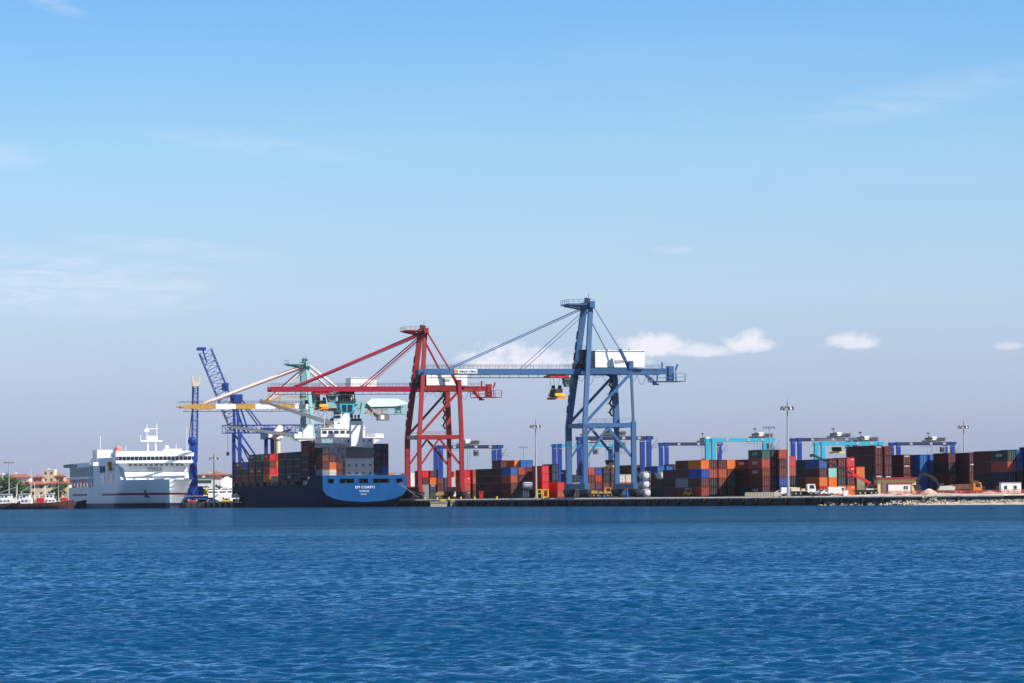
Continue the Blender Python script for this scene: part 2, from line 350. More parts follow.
# beige shore bank at the foot of the wall
sb = MB(); vs = []; rb = random.Random(9); n_ = 90
for i in range(n_+1):
    f = i/n_; 
    D_ = 1036-174*f; e_ = None
    for (a,b) in zip(edge[:-1], edge[1:]):
        if b[1] <= D_ <= a[1]: t_ = (D_-a[1])/(b[1]-a[1]); e_ = Vector((a[0]+(b[0]-a[0])*t_, D_, 0)); d_ = Vector((b[0]-a[0], b[1]-a[1], 0)).normalized(); nn_ = Vector((d_.y, -d_.x, 0)); nn_ = -nn_ if nn_.y > 0 else nn_
    k_ = min(1, i/8)
    for (o_, z_) in ((4.6,-.5),(3.0,.15),(1.6,.55),(-.3,.95)): p = e_+nn_*(o_*(1+rb.uniform(-.12,.12))); vs.append((p.x,p.y,(z_+rb.uniform(-.14,.2))*k_-.4*(1-k_)))
sb.add(vs, [(i*4+j, (i+1)*4+j, (i+1)*4+j+1, i*4+j+1) for i in range(n_) for j in range(3)])
tag(sb.build('shore', M['sand']), kind='structure')
# left bank, far away
pl = at(160, 1560, 0); 
lb = [(-400,1700),(-215,1700),(-213,1640),(pl.x-12,1640),(pl.x-12,1548),(-100,1548),(-100,1620),(-60,1900),(-60,6000),(-2500,6000),(-2500,1700)]
lb = [(-2500,1700),(-215,1700),(-205,1640),(pl.x-12,1600),(pl.x-12,1545),(-98,1545),(-98,1620),(-40,2900),(-40,6000),(-2500,6000)]
poly_ground('far_bank', lb, -6, 1.9, [M['asphalt'], M['darkwall']])
poly_ground('mainland', [(-2400,2950),(2400,2950),(2400,30000),(-9000,30000),(-9000,6005),(-2400,6005)], -6, 2.2, [M['asphalt'], M['darkwall']])
# ================================================================ HAZE
hz = MB(); hz.box(-9500, 9500, -299, 28500, -7, 90)
hm = bpy.data.materials.new('haze'); hm.use_nodes = True; hm.node_tree.nodes.clear()
ho = hm.node_tree.nodes.new('ShaderNodeOutputMaterial'); hv = hm.node_tree.nodes.new('ShaderNodeVolumePrincipled')
hv.inputs['Density'].default_value = HAZE; hv.inputs['Color'].default_value = (.80,.86,1.0,1); hv.inputs['Anisotropy'].default_value = .2
hm.node_tree.links.new(hv.outputs[0], ho.inputs['Volume'])
tag(hz.build('haze', hm), kind='stuff')
# ================================================================ SHIP-TO-SHORE CRANES
def sts(label, px, D, mats, group, boom=49, back=30, apex=58.3, gird=37.9, striped=False, thin_land=False, sign=None, trolley_x=-7.5, rope=12, house=(4.7,20.2), apexx=3.8, name='gantry_crane', gauge=15.2, stay_r=.22, slant=0, pbeam=21.6, housemat='white', load=None, stairs=True, housez=0):
    """local frame: x inland, y away along the rails, z up; origin = foot of the near waterside leg"""
    m, mb_, md = mats                      # paint, boom paint, stays paint
    base = at(px, D, 2.75)
    t = thing(name, label, 'crane', base, A, group)
    G = gauge; B = 18.0; zp = pbeam; zg = gird; hx = apexx
    # legs
    for nm, pts, wd in (('leg', [(0,0,2.6),(0,0,zp),(hx,5.5,apex)], (1.3,1.35)), ('leg', [(0,B,2.6),(0,B,zp),(hx,B-5.5,apex)], (1.4,1.75))):
        q = MB()
        for a, b in zip(pts[:-1], pts[1:]): q.beam(a, b, wd[1], wd[0], 0, up=(0,1,0))
        if pts[0][1] > 1:      # ladder cage on the far leg
            for k in range(8):
                f0 = (4+k*3.2)/(apex-zp); f1 = (6.2+k*3.2)/(apex-zp)
                q.beam((hx*f0-1.1, B-5.5*f0, zp+4+k*3.2), (hx*f1-1.1, B-5.5*f1, zp+6.2+k*3.2), .25, .25, 1); q.box(hx*f1-1.5, hx*f1, B-5.5*f1-.5, B-5.5*f1+.5, zp+6.2+k*3.2, zp+6.28+k*3.2, 0)
        q.build(nm, [m, M['dark']], t)
    for y, th in ((0, .7 if thin_land else 1.35), (B, 1.7)):
        q = MB(); q.beam((G,y,2.6),(G,y,zp+1),1.4,1.35,0,up=(0,1,0)); q.beam((G,y,zp+1),(G-.6+slant,y,zg+1.2),th,th,0,up=(0,1,0))
        if y > 1 and stairs:
            for k in range(5):
                z = zp+3+k*2.8
                q.beam((G-1.5,y-.5,z),(G-1.5,y+2.2,z+1.3),.6,.08,1); q.beam((G-1.5,y+2.2,z+1.3),(G-1.5,y-.5,z+2.7),.6,.08,1); q.box(G-2.1,G-1.1,y+1.8,y+2.6,z+1.1,z+1.3,1)
        q.build('leg', [m, M['dark']], t)
    for y in (0, B):
        q = MB(); q.beam((.7,y,zp),(G-.7,y,zp),1.0,1.35); q.rail((.7,y-.3,zp+.85),(G-.7,y-.3,zp+.85),1.1,2.4,.06); q.build('portal_beam', m, t)
        q = MB(); q.beam((.6,y,zp+1.2),(G-.8,y,zg-.9),.75,.75); q.build('brace', m, t)
        mid = G*.47
        q = MB(); q.beam((mid,y,zp-.6),(.8,y,12.2),.55,.55); q.build('brace', m, t)
        q = MB(); q.beam((mid,y,zp-.6),(G-.8,y,12.2),.7,.7); q.build('brace', m, t)
        q = MB(); q.beam((.9+hx*.45,y+(2.5 if y == 0 else -2.5),zg),(G-.2+slant,y,zg),1.0,1.75); q.build('upper_beam', m, t)
    for x in (0, G):
        q = MB(); q.beam((x,-2,3.2),(x,B+2,3.2),1.5,1.7); q.build('sill_beam', [m], t); q = MB(); q.beam((x,1,zp),(x,B-1,zp),1.1,1.3); q.build('cross_beam', [m], t)
        for y in (0, B):
            q = MB(); q.box(x-.7,x+.7,y-4.2,y+4.2,1.2,2.35,0)
            for k in range(6): q.tube((x-.35,y-3.6+k*1.44,.55),(x+.35,y-3.6+k*1.44,.55),.5,n=12,m=1)
            for k in range(3): q.box(x-.5,x+.5,y-3.9+k*2.9,y-1.9+k*2.9,.6,1.25,0)
            q.build('bogie', [M['dark'], M['black']], t)
    # boom and girders
    q = MB(); xs = -boom
    for y in (5.6, 12.4):
        if striped:
            k = 0; x = xs+6
            q.add([(xs,y-.5,zg-.3),(xs,y+.5,zg-.3),(xs,y+.5,zg+.3),(xs,y-.5,zg+.3),(xs+6,y-.5,zg-.95),(xs+6,y+.5,zg-.95),(xs+6,y+.5,zg+.95),(xs+6,y-.5,zg+.95)],[(0,1,2,3),(4,7,6,5),(0,4,5,1),(1,5,6,2),(2,6,7,3),(3,7,4,0)],0)
            while x < .5:
                x2 = min(x+(7.6), 1.5); q.beam((x,y,zg),(x2,y,zg),1.0,1.9,k%2); x = x2; k += 1
        else: q.beam((xs,y,zg),(1.2,y,zg),1.0,1.7)
        q.rail((xs,y-.8,zg+.9),(1,y-.8,zg+.9),1.1,2.6,.07,2)
    for k in range(int(boom/5.2)+1): q.beam((xs+1+k*5.2,5.6,zg-.3),(xs+1+k*5.2,12.4,zg-.3),.4,.6)
    q.build('boom', [mb_, M['white'] if striped else mb_, M['dark']] if not striped else [M['ochre'], M['white'], M['dark']], t)
    q = MB()
    for x in range(int(-boom+2), 1, 3): q.beam((x,5,zg-.9),(x,5,zg-1.9),.12,.12)
    q.beam((xs+1,5,zg-1.9),(0,5,zg-1.9),.25,.22)
    q.build('cable_track', M['dark'], t)
    q = MB()
    for y in (5.6, 12.4):
        q.beam((1.4,y,zg),(back-3,y,zg),1.0,1.75)
    for k in range(6): q.beam((2+k*5,5.6,zg-.2),(2+k*5,12.4,zg-.2),.5,.8)
    for y in (5.2, 12.8): q.rail((1.5,y-.8,zg+.9),(back-3,y-.8,zg+.9),1.1,2.6,.06)
    q.beam((G+5.5,5.6,zg-.7),(G+8.8,5.6,zg-3.8),.9,.9); q.beam((G+8,5.6,zg-3.9),(G+9.8,5.6,zg-3.9),.8,.5)
    q.build('girder', m, t)
    q = MB(); bx = back-3.4
    q.box(bx-3,bx+6,4.5,13.5,zg-3.1,zg-2.9)
    for x in (bx-3,bx,bx+3,bx+6):
        for y in (4.5,13.5): q.beam((x,y,zg-3),(x,y,zg+(.3 if x<bx+5 else -.6)),.22,.22)
    for z in (zg-1.8,zg-.6):
        for y in (4.5,13.5): q.beam((bx-3,y,z),(bx+6,y,z),.12,.12)
    q.box(bx+1,bx+2.6,5,8,zg-2.9,zg+1.6); q.tube((bx-.8,6,zg+.9),(bx-.8,6,zg+2.8),.25,n=6); q.beam((bx+3.4,6,zg+.3),(bx+4.1,6,zg+2.2),.5,.5)
    q.build('end_platform', m, t)
    # apex
    q = MB(); q.beam((hx,3.6,apex-.2),(hx,B-3.6,apex-.2),1.6,1.8); q.box(hx-7.2,hx+.8,4.5,B-4.5,apex-.35,apex+.1)
    q.beam((hx,6,apex-1.6),(hx-6.6,6,apex-.4),.5,.5); q.beam((hx,12,apex-1.6),(hx-6.6,12,apex-.4),.5,.5)
    q.rail((hx-7.2,4.5,apex+.1),(hx+.8,4.5,apex+.1),1.2,1.6,.09); q.rail((hx-7.2,4.5,apex+.1),(hx-7.2,B-4.5,apex+.1),1.2,2,.09)
    for k in range(3): q.tube((hx-1.4+k*1.1,6+k*2,apex+.1),(hx-1.4+k*1.1,6+k*2,apex+1.9),.42,n=8,m=1)
    q.tube((hx+.4,9,apex),(hx+.4,9,apex+3.4),.07,n=5,m=1)
    q.build('apex_platform', [m, M['dark']], t)
    # stays
    for y in (5.8, 12.2):
        for xb, r, dz in ((-boom*.82, stay_r*1.15, 0), (-boom*.35, stay_r*.75, -1.2)):
            q = MB(); q.tube((hx-.6,y,apex-.8+dz),(xb,y,zg+.9),r,n=6)
            if r > .2: q.tube((hx-.6,y+.7,apex-1.6+dz),(xb+1.5,y+.7,zg+1.1),r*.4,n=5,m=0)
            q.build('forestay', md, t)
    q = MB(); q.tube((hx+.3,4.2,apex-.6),(G-.4,1,zg+1.2),stay_r*1.25,n=6); q.build('backstay', md, t)
    q = MB(); q.tube((hx+.3,B-4.2,apex-.6),(G-.4,B-1,zg+1.2),stay_r*1.25,n=6); q.build('backstay', md, t)
    q = MB(); q.beam((G-3.4,.9+1.2,zg+6.6),(G-.9,1.2,zg+1),1.0,1.0,0); q.beam((G-.6,0,zg+.6),(G-.6,0,zg+3),1.3,1.3,0); q.build('bracket', m, t)
    # machinery house
    hm_ = M[housemat]
    q = MB(); x0,x1 = house; z0 = zg+1.2+housez
    q.box(x0,x1,4.2,13.4,z0,z0+4.9,0); q.box(x0-.15,x1+.15,4.0,13.6,z0+4.9,z0+5.1,0)
    q.box((x0+x1)/2-1.6,(x0+x1)/2-.4,4.1,4.2,z0+1.2,z0+2.2,2); q.box((x0+x1)/2-.2,(x0+x1)/2+1.2,4.1,4.2,z0+1.4,z0+2.2,2)
    for k in range(4): q.tube((x0+2+k*3.4,9,z0+5.1),(x0+2+k*3.4,9,z0+5.8),.45,n=8,m=1)
    q.build('machinery_house', [hm_, M['lgrey'], M['lgrey'], M['lgrey']], t)
    q = MB(); q.box(.9,3.6,4.6,9,zg+.9,zg+6.6,0); q.rail((.6,4.5,zg+6.6),(3.8,4.5,zg+6.6),1.1,1,.07,0); q.beam((-1.5,6,zg+1),(1,6,zg+4),.15,.15); q.beam((-1.5,6,zg+4),(1,6,zg+1),.15,.15); q.box(-2,1,5,6.2,zg+.9,zg+2.3)
    q.build('electrical_house', M['dark'], t)
    # hanging festoon loops
    q = MB()
    for k in range(9):
        xa = -1+k*(back-6)/9; wv = (back-6)/9
        pr = None
        for i in range(7):
            u_ = i/6; p_ = Vector((xa+wv*u_, 4.9, zg-1.1-3.1*4*u_*(1-u_)*(.6+.4*math.sin(k*2.1))))
            if pr is not None: q.beam(pr, p_, .1, .1)
            pr = p_
    q.build('festoon_cable', M['dark'], t)
    # trolley + cab
    tx = trolley_x
    q = MB(); q.box(tx-3,tx+3,5.4,12.6,zg-1.8,zg-1.15); 
    for k in range(2): q.box(tx-2.2+k*2.6,tx-.6+k*2.6,6,12,zg-1.1,zg-.1)
    q.build('trolley', M['redpaint'] if not striped else M['ochre'], t)
    q = MB(); c0 = tx+2.4
    q.add([(c0-1,5.6,zg-2),(c0+2.2,5.6,zg-2),(c0+2.2,8.2,zg-2),(c0-1,8.2,zg-2),(c0-.3,5.6,zg-4.6),(c0+2.2,5.6,zg-4.6),(c0+2.2,8.2,zg-4.6),(c0-.3,8.2,zg-4.6)],[(0,1,2,3),(4,7,6,5),(0,4,5,1),(1,5,6,2),(2,6,7,3),(3,7,4,0)],0)
    q.box(c0,c0+1.7,5.5,5.6,zg-3.7,zg-2.5,1)
    q.build('operator_cab', [M['dteal'], M['glass']], t)
    q = MB()
    for dx in (-1.6,1.6):
        for y in (7,11): q.tube((tx+dx,y,zg-1.8),(tx+dx*.6,y,zg-rope),.05,n=4)
    q.build('hoist_rope', M['dark'], t)
    q = MB(); zs = zg-rope
    q.box(tx-1.2,tx+1.2,6.5,11.5,zs-1.2,zs,0); q.box(tx-1.5,tx+1.5,5,13,zs-2.2,zs-1.35,1); 
    for y in (3.2,14.6): q.box(tx-1.3,tx+1.3,y,y+.35,zs-3.1,zs-2.4,2)
    q.box(tx-.4,tx+.4,3.3,14.8,zs-2.8,zs-2.3,2); q.box(tx-1.9,tx-1.3,7,10,zs-2.4,zs-.6,0)
    for k in range(2): q.tube((tx-1+k*2,9,zs+.1),(tx-1+k*2,9,zs+1.1),.5,n=8,m=0)
    q.build('spreader', [M['dark'], M['yellow'], M['orange']], t)
    if sign:
        q = MB(); x0 = -39.0
        q.box(x0,x0+7.1,4.98,5.06,zg-.62,zg+.68,0); q.box(x0+.1,x0+1.2,4.93,4.98,zg-.5,zg+.55,1)
        text_mesh(q, sign, .95, (x0+1.6,4.93,zg-.33), m=2, width=5.2)
        q.build('sign', [M['white'], M['orange'], M['dark']], t)
    return t
GR = 'ship-to-shore cranes along the quay'
sts('tall light blue quay crane whose boom carries a white sign, nearest of the cranes', 585.5, 1200, (M['blue'],M['blue'],M['blue']), GR, thin_land=True, sign='ENRIQUE CONRAL', stay_r=.13, boom=48.2, back=30.5, rope=5.2+.0, trolley_x=-6.2)
red = sts('tall red quay crane with a long crimson boom reaching over the container ship', 419.8, 1400, (M['red'],M['redboom'],M['redboom']), GR, boom=51.5, back=28.5, apex=59.2, gird=38.6, house=(3.8,18.5), stay_r=.3, trolley_x=-33, rope=4)
teal = sts('pale teal quay crane with an orange and white striped boom behind the ship', 314, 1510, (M['teal'],M['teal'],M['pink']), GR, boom=50, back=36, apex=51.6, gird=35.4, striped=True, house=(15.5,25.5), apexx=-1.2, gauge=17, slant=3.0, trolley_x=8, rope=6, stay_r=.38, housez=4.4)

q = MB(); q.box(-27.5,-21.5,5.5,12.5,33.6,34.4)
for k in range(7): q.beam((-27+k*.9,5.6,34.2),(-26.6+k*.75,6,37.8),.3,.3)
q.box(-26.4,-23,6,12,34.4,36.6); q.tube((-25.5,5.8,35.4),(-25.5,12,35.4),.7,n=10); q.box(-27.2,-22,6,12,36.8,37.6); q.build('hoist_frame', M['dark'], red)
q = MB(); q.extr([(-27.3,33.5),(-21.7,33.5),(-22.4,30.2),(-26.6,30.2)],5.6,11,0); q.extr([(-26.4,33),(-24.8,33),(-24.8,30.6),(-26.1,30.6)],5.5,5.6,1); q.extr([(-24.3,33),(-22.6,33),(-22.9,30.6),(-24.3,30.6)],5.5,5.6,1); q.build('hanging_cabin', [M['cyan'], M['glass']], red)
q = MB(); q.extr([(21.5,36.6),(23.5,38.2),(33,38.2),(38.5,36.4),(33,35.2),(23,35.0)],3.6,4.8); q.build('sunlit_girder_top', mat('sunlit_girder_paint', (.62,.72,.70), .6), teal)  # added pale piece: paints sunlight on the top of the back girder
q = MB()
for x in (22,24,26,28):
    q.beam((x,4.4,32.8),(x,4.4,35.4),.25,.25); q.beam((x,4.4,32.9),(x+1.8,4.4,35.2),.15,.15)
q.box(21.6,28.6,4.2,8,32.6,32.9); q.build('work_platform', M['ochre'], teal)
q = MB(); q.box(26,30.4,4.2,7,29.8,32.2,0); q.box(27,28.4,4.1,4.2,30.3,31.8,1); q.build('underslung_cabin', [M['grey'], M['white']], teal)
q = MB(); q.beam((-16,5.6,36.2),(-16,5.6,40.2),.5,.5); q.beam((-16,5.6,37),(-9.4,5.6,40),.5,.6); q.beam((-12,5.6,36.2),(-11.4,5.6,39.4),.4,.4); q.box(-19,-16.4,5,8,36.2,37.8); q.build('boom_trestle', M['ochre'], teal)
q = MB(); q.beam((-9,5.6,38.9),(0,5.6,38.9),.35,.5); q.build('upper_tie', M['ochre'], teal)
# old blue lattice crane with its boom raised
def lattice(q, p, q_, w, h, n, r=.16, m=0, up=(0,0,1)):
    p = Vector(p); q_ = Vector(q_); d = (q_-p).normalized(); a = d.cross(Vector(up)).normalized(); b = a.cross(d).normalized()
    cs = [(-1,-1),(1,-1),(1,1),(-1,1)]
    pt = lambda k, c: p.lerp(q_, k/n) + a*c[0]*w/2 + b*c[1]*h/2
    for c in cs: q.beam(pt(0,c), pt(n,c), r*2, r*2, m)
    for k in range(n):
        for i in range(4):
            c1, c2 = cs[i], cs[(i+1)%4]
            if k % 2: c1, c2 = c2, c1
            q.beam(pt(k,c1), pt(k+1,c2), r*1.1, r*1.1, m); q.beam(pt(k,c1), pt(k,c2), r*1.1, r*1.1, m)
def old_crane():
    D = 1545; s = F/D; b = at(240, D, 2.2)
    t = thing('gantry_crane', 'royal blue lattice crane with its boom raised steeply beyond the ship bow', 'crane', b, A, GR)
    m = M['navy']; X = lambda px: (px-240)/s/.966
    zt = 26.5
    for x in (0, X(272)):
        for y in (0, 12):
            q = MB(); q.beam((x,y,1.6),(x,y,zt),1.3,1.3,0,up=(0,1,0)); q.build('leg', m, t)
        q = MB(); q.beam((x,-2,2.2),(x,14,2.2),1.2,1.4)
        for y in (-1,0.6,11.4,13): q.tube((x-.3,y,.6),(x+.3,y,.6),.6,n=10,m=1)
        q.build('sill_beam', [m, M['black']], t)
    q = MB(); lattice(q, (-5,6,zt+1.6), (X(350),6,zt+1.6), 7, 3.0, 16, .17); q.build('girder', m, t)
    for y in (0,12):
        q = MB(); q.beam((.5,y,zt-.5),(X(262),y,14),.6,.6); q.build('brace', m, t)
        q = MB(); q.beam((.4,y,zt-4),(X(256),y,10),.5,.5); q.build('brace', m, t)
    q = MB(); lattice(q, (X(240),6,zt+2), (X(209.5),6,58.5), 5, 2.7, 13, .14, up=(0,1,0)); q.box(X(206)-1.6,X(208)+.6,4,8,58.6,59.8); q.beam((X(207),6,59),(X(211),6,54),.5,.5); q.box(X(229)-1,X(229)+1,4,8,43,46); q.build('boom', m, t)
    for y in (2,10):
        q = MB(); q.beam((0,y,zt),(X(239),y,39.6),.9,.9); q.beam((X(250),y,zt),(X(240),y,39),.6,.6); q.build('apex_frame', m, t)
    q = MB(); q.box(X(236),X(244),1.5,10.5,38.6,41.5); q.build('apex_head', m, t)
    for y in (3,9):
        q = MB(); q.tube((X(242),y,40.5),(X(263),y,zt+3),.3,n=6); q.build('backstay', m, t)
        q = MB(); q.tube((X(238),y,40.5),(X(227),y,49),.12,n=5); q.build('boom_stay', M['lgrey'], t)
    q = MB(); q.box(X(266),X(276),1,11,zt-2.4,zt+2.0); q.build('machinery_house', M['navy'], t)
    q = MB()
    for k in range(7):
        xa = X(290)+k*4.4; pr = None
        for i in range(7):
            u_ = i/6; p_ = Vector((xa+4.4*u_, 2.4, zt-.1-4.5*4*u_*(1-u_)*.7))
            if pr is not None: q.beam(pr, p_, .14, .14)
            pr = p_
    q.build('festoon_cable', M['dark'], t)
old_crane()
# mobile harbour crane, jib upright
def harbour_crane():
    D = 1565; b = at(193, D, 1.9); s = F/D
    t = thing('mobile_crane', 'blue mobile harbour crane with an upright lattice jib beside the white ferry', 'crane', b, A)
    m = M['navy']
    q = MB(); q.box(-4.5,4.5,-7,7,1.2,2.6)
    for x in (-4.2,3.2):
        for k in range(7): q.tube((x,-6+k*2,.75),(x+1,-6+k*2,.75),.75,n=10,m=1)
    q.beam((-7,-7,1.6),(7,7,1.6),.8,.8); q.beam((7,-7,1.6),(-7,7,1.6),.8,.8)
    q.build('chassis', [m, M['black']], t)
    q = MB(); q.box(-4.5,3.5,-3.5,4,2.7,6.5); q.box(1.5,5.5,-3,3,3,5.2,1); q.build('machinery_house', [m, M['yellow']], t)
    q = MB(); q.add([(-1.7,-1.7,6.5),(1.7,-1.7,6.5),(1.7,1.7,6.5),(-1.7,1.7,6.5),(-1.1,-1.1,24),(1.1,-1.1,24),(1.1,1.1,24),(-1.1,1.1,24)],[(0,3,2,1),(4,5,6,7),(0,1,5,4),(1,2,6,5),(2,3,7,6),(3,0,4,7)]); q.ball((0,0,24),2,10); q.build('tower', m, t)
    q = MB(); q.box(-2.8,-1.6,-1.2,1.2,15.5,18,0); q.box(-2.85,-1.7,-1.25,1.0,16,17.4,1); q.build('operator_cab', [M['grey'], M['glass']], t)
    q = MB(); lattice(q, (.6,0,16), (1.6,2,46.5), 2.0, 2.0, 17, .14, up=(0,1,0)); q.build('jib', m, t)
    q = MB(); q.beam((.6,1,46.5),(.2,1,49.6),.7,.9); q.beam((2.6,1,46.5),(3.3,1,49.6),.5,.9); q.box(.2,2.8,.4,2.2,45.6,47.2); q.build('jib_head', M['beige'], t)
    q = MB(); q.tube((-1.5,0,24.5),(1,1.5,45),.1,n=5); q.tube((-1.2,.8,24.5),(1.2,1.9,45),.1,n=5); q.build('luffing_rope', M['dark'], t)
harbour_crane()
# ================================================================ YARD GANTRIES (rubber tyred)
def rtg(proto_mats, label, px, D, top=22.5, span=23.6, trolley=.75, cabin='white', group='rubber-tyred gantries over the container yard', load=None, spz=12, short=False):
    m, mbm = proto_mats
    b = at(px, D, 2.75); t = thing('yard_gantry', label, 'gantry crane', b, A, group); B = 8.0
    for x in (0, span):
        for y in (0, B):
            q = MB(); q.beam((x,y,1.8),(x,y,top-.02),1.6,1.4,0,up=(0,1,0))
            if y == 0: q.beam((x+1.0,y-.4,2),(x+1.0,y-.4,top-2),.35,.5,1,up=(0,1,0))
            q.build('leg', [m, M['lgrey']], t)
        q = MB(); q.beam((x,-1,1.9),(x,B+1,1.9),1.2,1.3)
        for y in (-.8,.9,B-.9,B+.8): q.tube((x-.5,y,.8),(x+.5,y,.8),.8,n=12,m=1)
        q.build('end_carriage', [m, M['black']], t)
    for y in (0, B):
        q = MB(); q.beam((-1.3,y,top-.7),(span+1.6,y,top-.7),1.0,1.25); [q.box(-1+k*2.9,.2+k*2.9,y-.62,y-.5,top-1.2,top-.3,1) for k in (2,5,7)]; q.rail((-1.3,y-.7,top),(span+1.6,y-.7,top),1.1,2.2,.07,1); q.beam((-.5,y-.65,top-1.9),(span,y-.65,top-1.9),.15,.15,1)
        q.build('main_girder', [mbm, M['lgrey']], t)
    tx = span*trolley
    q = MB(); q.box(tx-2.6,tx+2.6,-.6,B+.6,top+.15,top+.7); q.box(tx-1.0,tx+1.2,1,5.5,top+.7,top+2.2,1); q.box(tx-2.4,tx-1.1,.2,5,top+.7,top+1.7); q.box(tx+1.4,tx+2.6,.2,4,top+.7,top+1.5); q.tube((tx-2.1,2,top+.7),(tx-2.1,2,top+3.9),.1,n=5); q.box(tx-2.6,tx-1.7,1.7,2.6,top+3.3,top+3.8); q.rail((tx-2.6,-.6,top+.7),(tx+4.4,-.6,top+.7),1.1,1.2,.08)
    q.tube((tx-2,6,top+1.3),(tx+2,6,top+1.3),.6,n=10); q.box(tx+2.6,tx+4.4,0,3,top+.2,top+1.6)
    q.build('trolley', [M['dark'], M[cabin]], t)
    q = MB(); q.box(tx+2.4,tx+4.2,-.8,1.2,top-4.4,top-2.0,0); q.box(tx+2.35,tx+3.6,-.85,-.8,top-4.0,top-2.6,1); q.build('operator_cab', [M['grey'], M['glass']], t)
    zs = top-spz
    q = MB()
    for dx in (-1.2,1.2):
        for y in (2,6): q.tube((tx+dx,y,top),(tx+dx,y,zs),.05,n=4)
    q.build('hoist_rope', M['dark'], t)
    q = MB(); q.box(tx-1.3,tx+1.3,2,6,zs-.9,zs,0); q.box(tx-.5,tx+.5,-2.1,10.1,zs-1.5,zs-1.0,1); q.box(tx-1.2,tx+1.2,-2.2,-1.8,zs-1.7,zs-1.0,1); q.box(tx-1.2,tx+1.2,9.8,10.2,zs-1.7,zs-1.0,1); q.box(tx-1.9,tx+1.6,3,5,zs-.3,zs+1,0)
    q.build('spreader', [M['dark'], M['yellow']], t)
    q = MB()
    q.box(span+1.0,span+2.6,1,6,3,5.5); q.beam((span+1.2,-.5,top-4),(span+3.2,-.5,top-1),.15,.15); q.box(span+1.2,span+3.4,-1,1,top-4.3,top-4.15); q.rail((span+1.2,-1,top-4.15),(span+3.4,-1,top-4.15),1.1,1,.08)
    q.build('access_platform', M['grey'], t)
    return t, Vector(b) + V*tx + U*4 + Vector((0,0,zs-1.7))
NB = (M['navy'], M['navyg']); CB = (M['cyan'], M['cyan'])
gantries = {}
gantries[1] = rtg(NB, 'royal blue yard gantry lifting a red container, behind the red quay crane', 441, 1560, 20.8, trolley=.47, spz=11.5)
gantries[2] = rtg(CB, 'cyan-girdered yard gantry hidden behind the legs of the light blue quay crane', 560, 1600, 21.5, trolley=.5, spz=9)
for o in list(gantries[2][0].children):
    if o.name.startswith('leg') or o.name.startswith('end_c'): o.data.materials[0] = M['navy']
gantries[3] = rtg(NB, 'royal blue yard gantry standing inside the light blue quay crane portal', 586, 1430, 21.8, trolley=.45, spz=9.5)
gantries[4] = rtg(NB, 'royal blue yard gantry whose right end passes behind the cyan yard gantry', 667, 1700, 23, trolley=.8, spz=8)
gantries[5] = rtg(CB, 'bright cyan yard gantry left of the tall mast beside the container yard', 714, 1555, 22.5, trolley=.84, spz=8)
gantries[6] = rtg(NB, 'royal blue yard gantry over the red stacks right of the tall lamp mast', 800, 1600, 23, trolley=.73, spz=4.6)
gantries[7] = rtg(CB, 'cyan yard gantry partly hidden behind the royal blue one and dark stack', 823.5, 1560, 20.8, trolley=.78, spz=8)
gantries[8] = rtg(NB, 'royal blue yard gantry rightmost in the yard above blue containers', 899, 1640, 21.5, trolley=.68, spz=7)
# ================================================================ LIGHT MASTS
def mast(label, px, D, ztop, z0, kind='round', tilt=0):
    b = at(px, D, z0); t = thing('lamp_mast', label, 'light mast', b, A, 'tall lamp masts in the port'); h = ztop-z0
    q = MB(); q.tube((0,0,0),(0,0,h-.6),.38,.16,n=10); q.box(-.6,.6,-.6,.6,0,.25); q.build('pole', M['lgrey'], t)
    if kind == 'round':
        q = MB()
        for k in range(12):
            a = 2*math.pi*k/12; b2 = 2*math.pi*(k+1)/12
            q.beam((1.15*math.cos(a),1.15*math.sin(a),h-1.4),(1.15*math.cos(b2),1.15*math.sin(b2),h-1.4),.12,.18)
            if k%3 == 0: q.beam((0,0,h-1.4),(1.15*math.cos(a),1.15*math.sin(a),h-1.4),.1,.1)
        q.tube((0,0,h-1.4),(0,0,h),.2,.1,n=8); q.tube((0,0,h),(0,0,h+1.1),.04,n=4); q.build('head_frame', M['dark'], t)
        for k in range(8):
            a = 2*math.pi*k/8+.2; c = Vector((1.35*math.cos(a),1.35*math.sin(a),h-1.5)); o_ = Vector((math.cos(a)*.5,math.sin(a)*.5,-.55))
            q = MB(); q.beam(c+Vector((0,0,.35)), c+o_*.75+Vector((0,0,.1)), .62, .55, 0); q.beam(c+o_*.75+Vector((0,0,.1)), c+o_*.9+Vector((0,0,.06)), .58, .5, 1); q.build('floodlight', [M['grey'], M['white']], t)
    else:
        q = MB(); q.beam((-2.2,0,h-.4),(2.2,0,h-.4),.2,.25); q.beam((-2.2,.6,h-.5),(2.2,.6,h-.5),.1,.1); q.build('crossbar', M['dark'], t)
        for k in range(5):
            q = MB(); x = -2+k; q.box(x-.32,x+.32,-.45,.25,h-.95,h-.35); q.box(x-.27,x+.27,-.5,-.45,h-.9,h-.45,1); q.build('floodlight', [M['grey'], M['lgrey']], t)
mast('lamp mast tallest of all, in front of the stacks right of the cyan gantry', 788.3, 1080, 27.8, 2.7)
mast('lamp mast between the dark and bright red stacks left of the blue quay crane', 536.2, 1290, 27.2, 2.7)
mast('lamp mast with a round head above maroon stacks at the far right', 964.5, 1330, 26.5, 2.7)
mast('lamp mast with a flat crossbar head above the bright blue containers', 524, 2000, 28.5, 2.7, 'flat')
mast('lamp mast with a flat crossbar head peeping above the cyan yard gantry', 770.2, 1450, 28, 2.7, 'flat')
mast('lamp mast standing alone on the quay between ferry and container ship', 214, 1550, 20.5, 1.9)
mast('lamp mast with a flat crossbar head beside the dark trees far left', 9, 1720, 20.3, 1.9, 'flat')
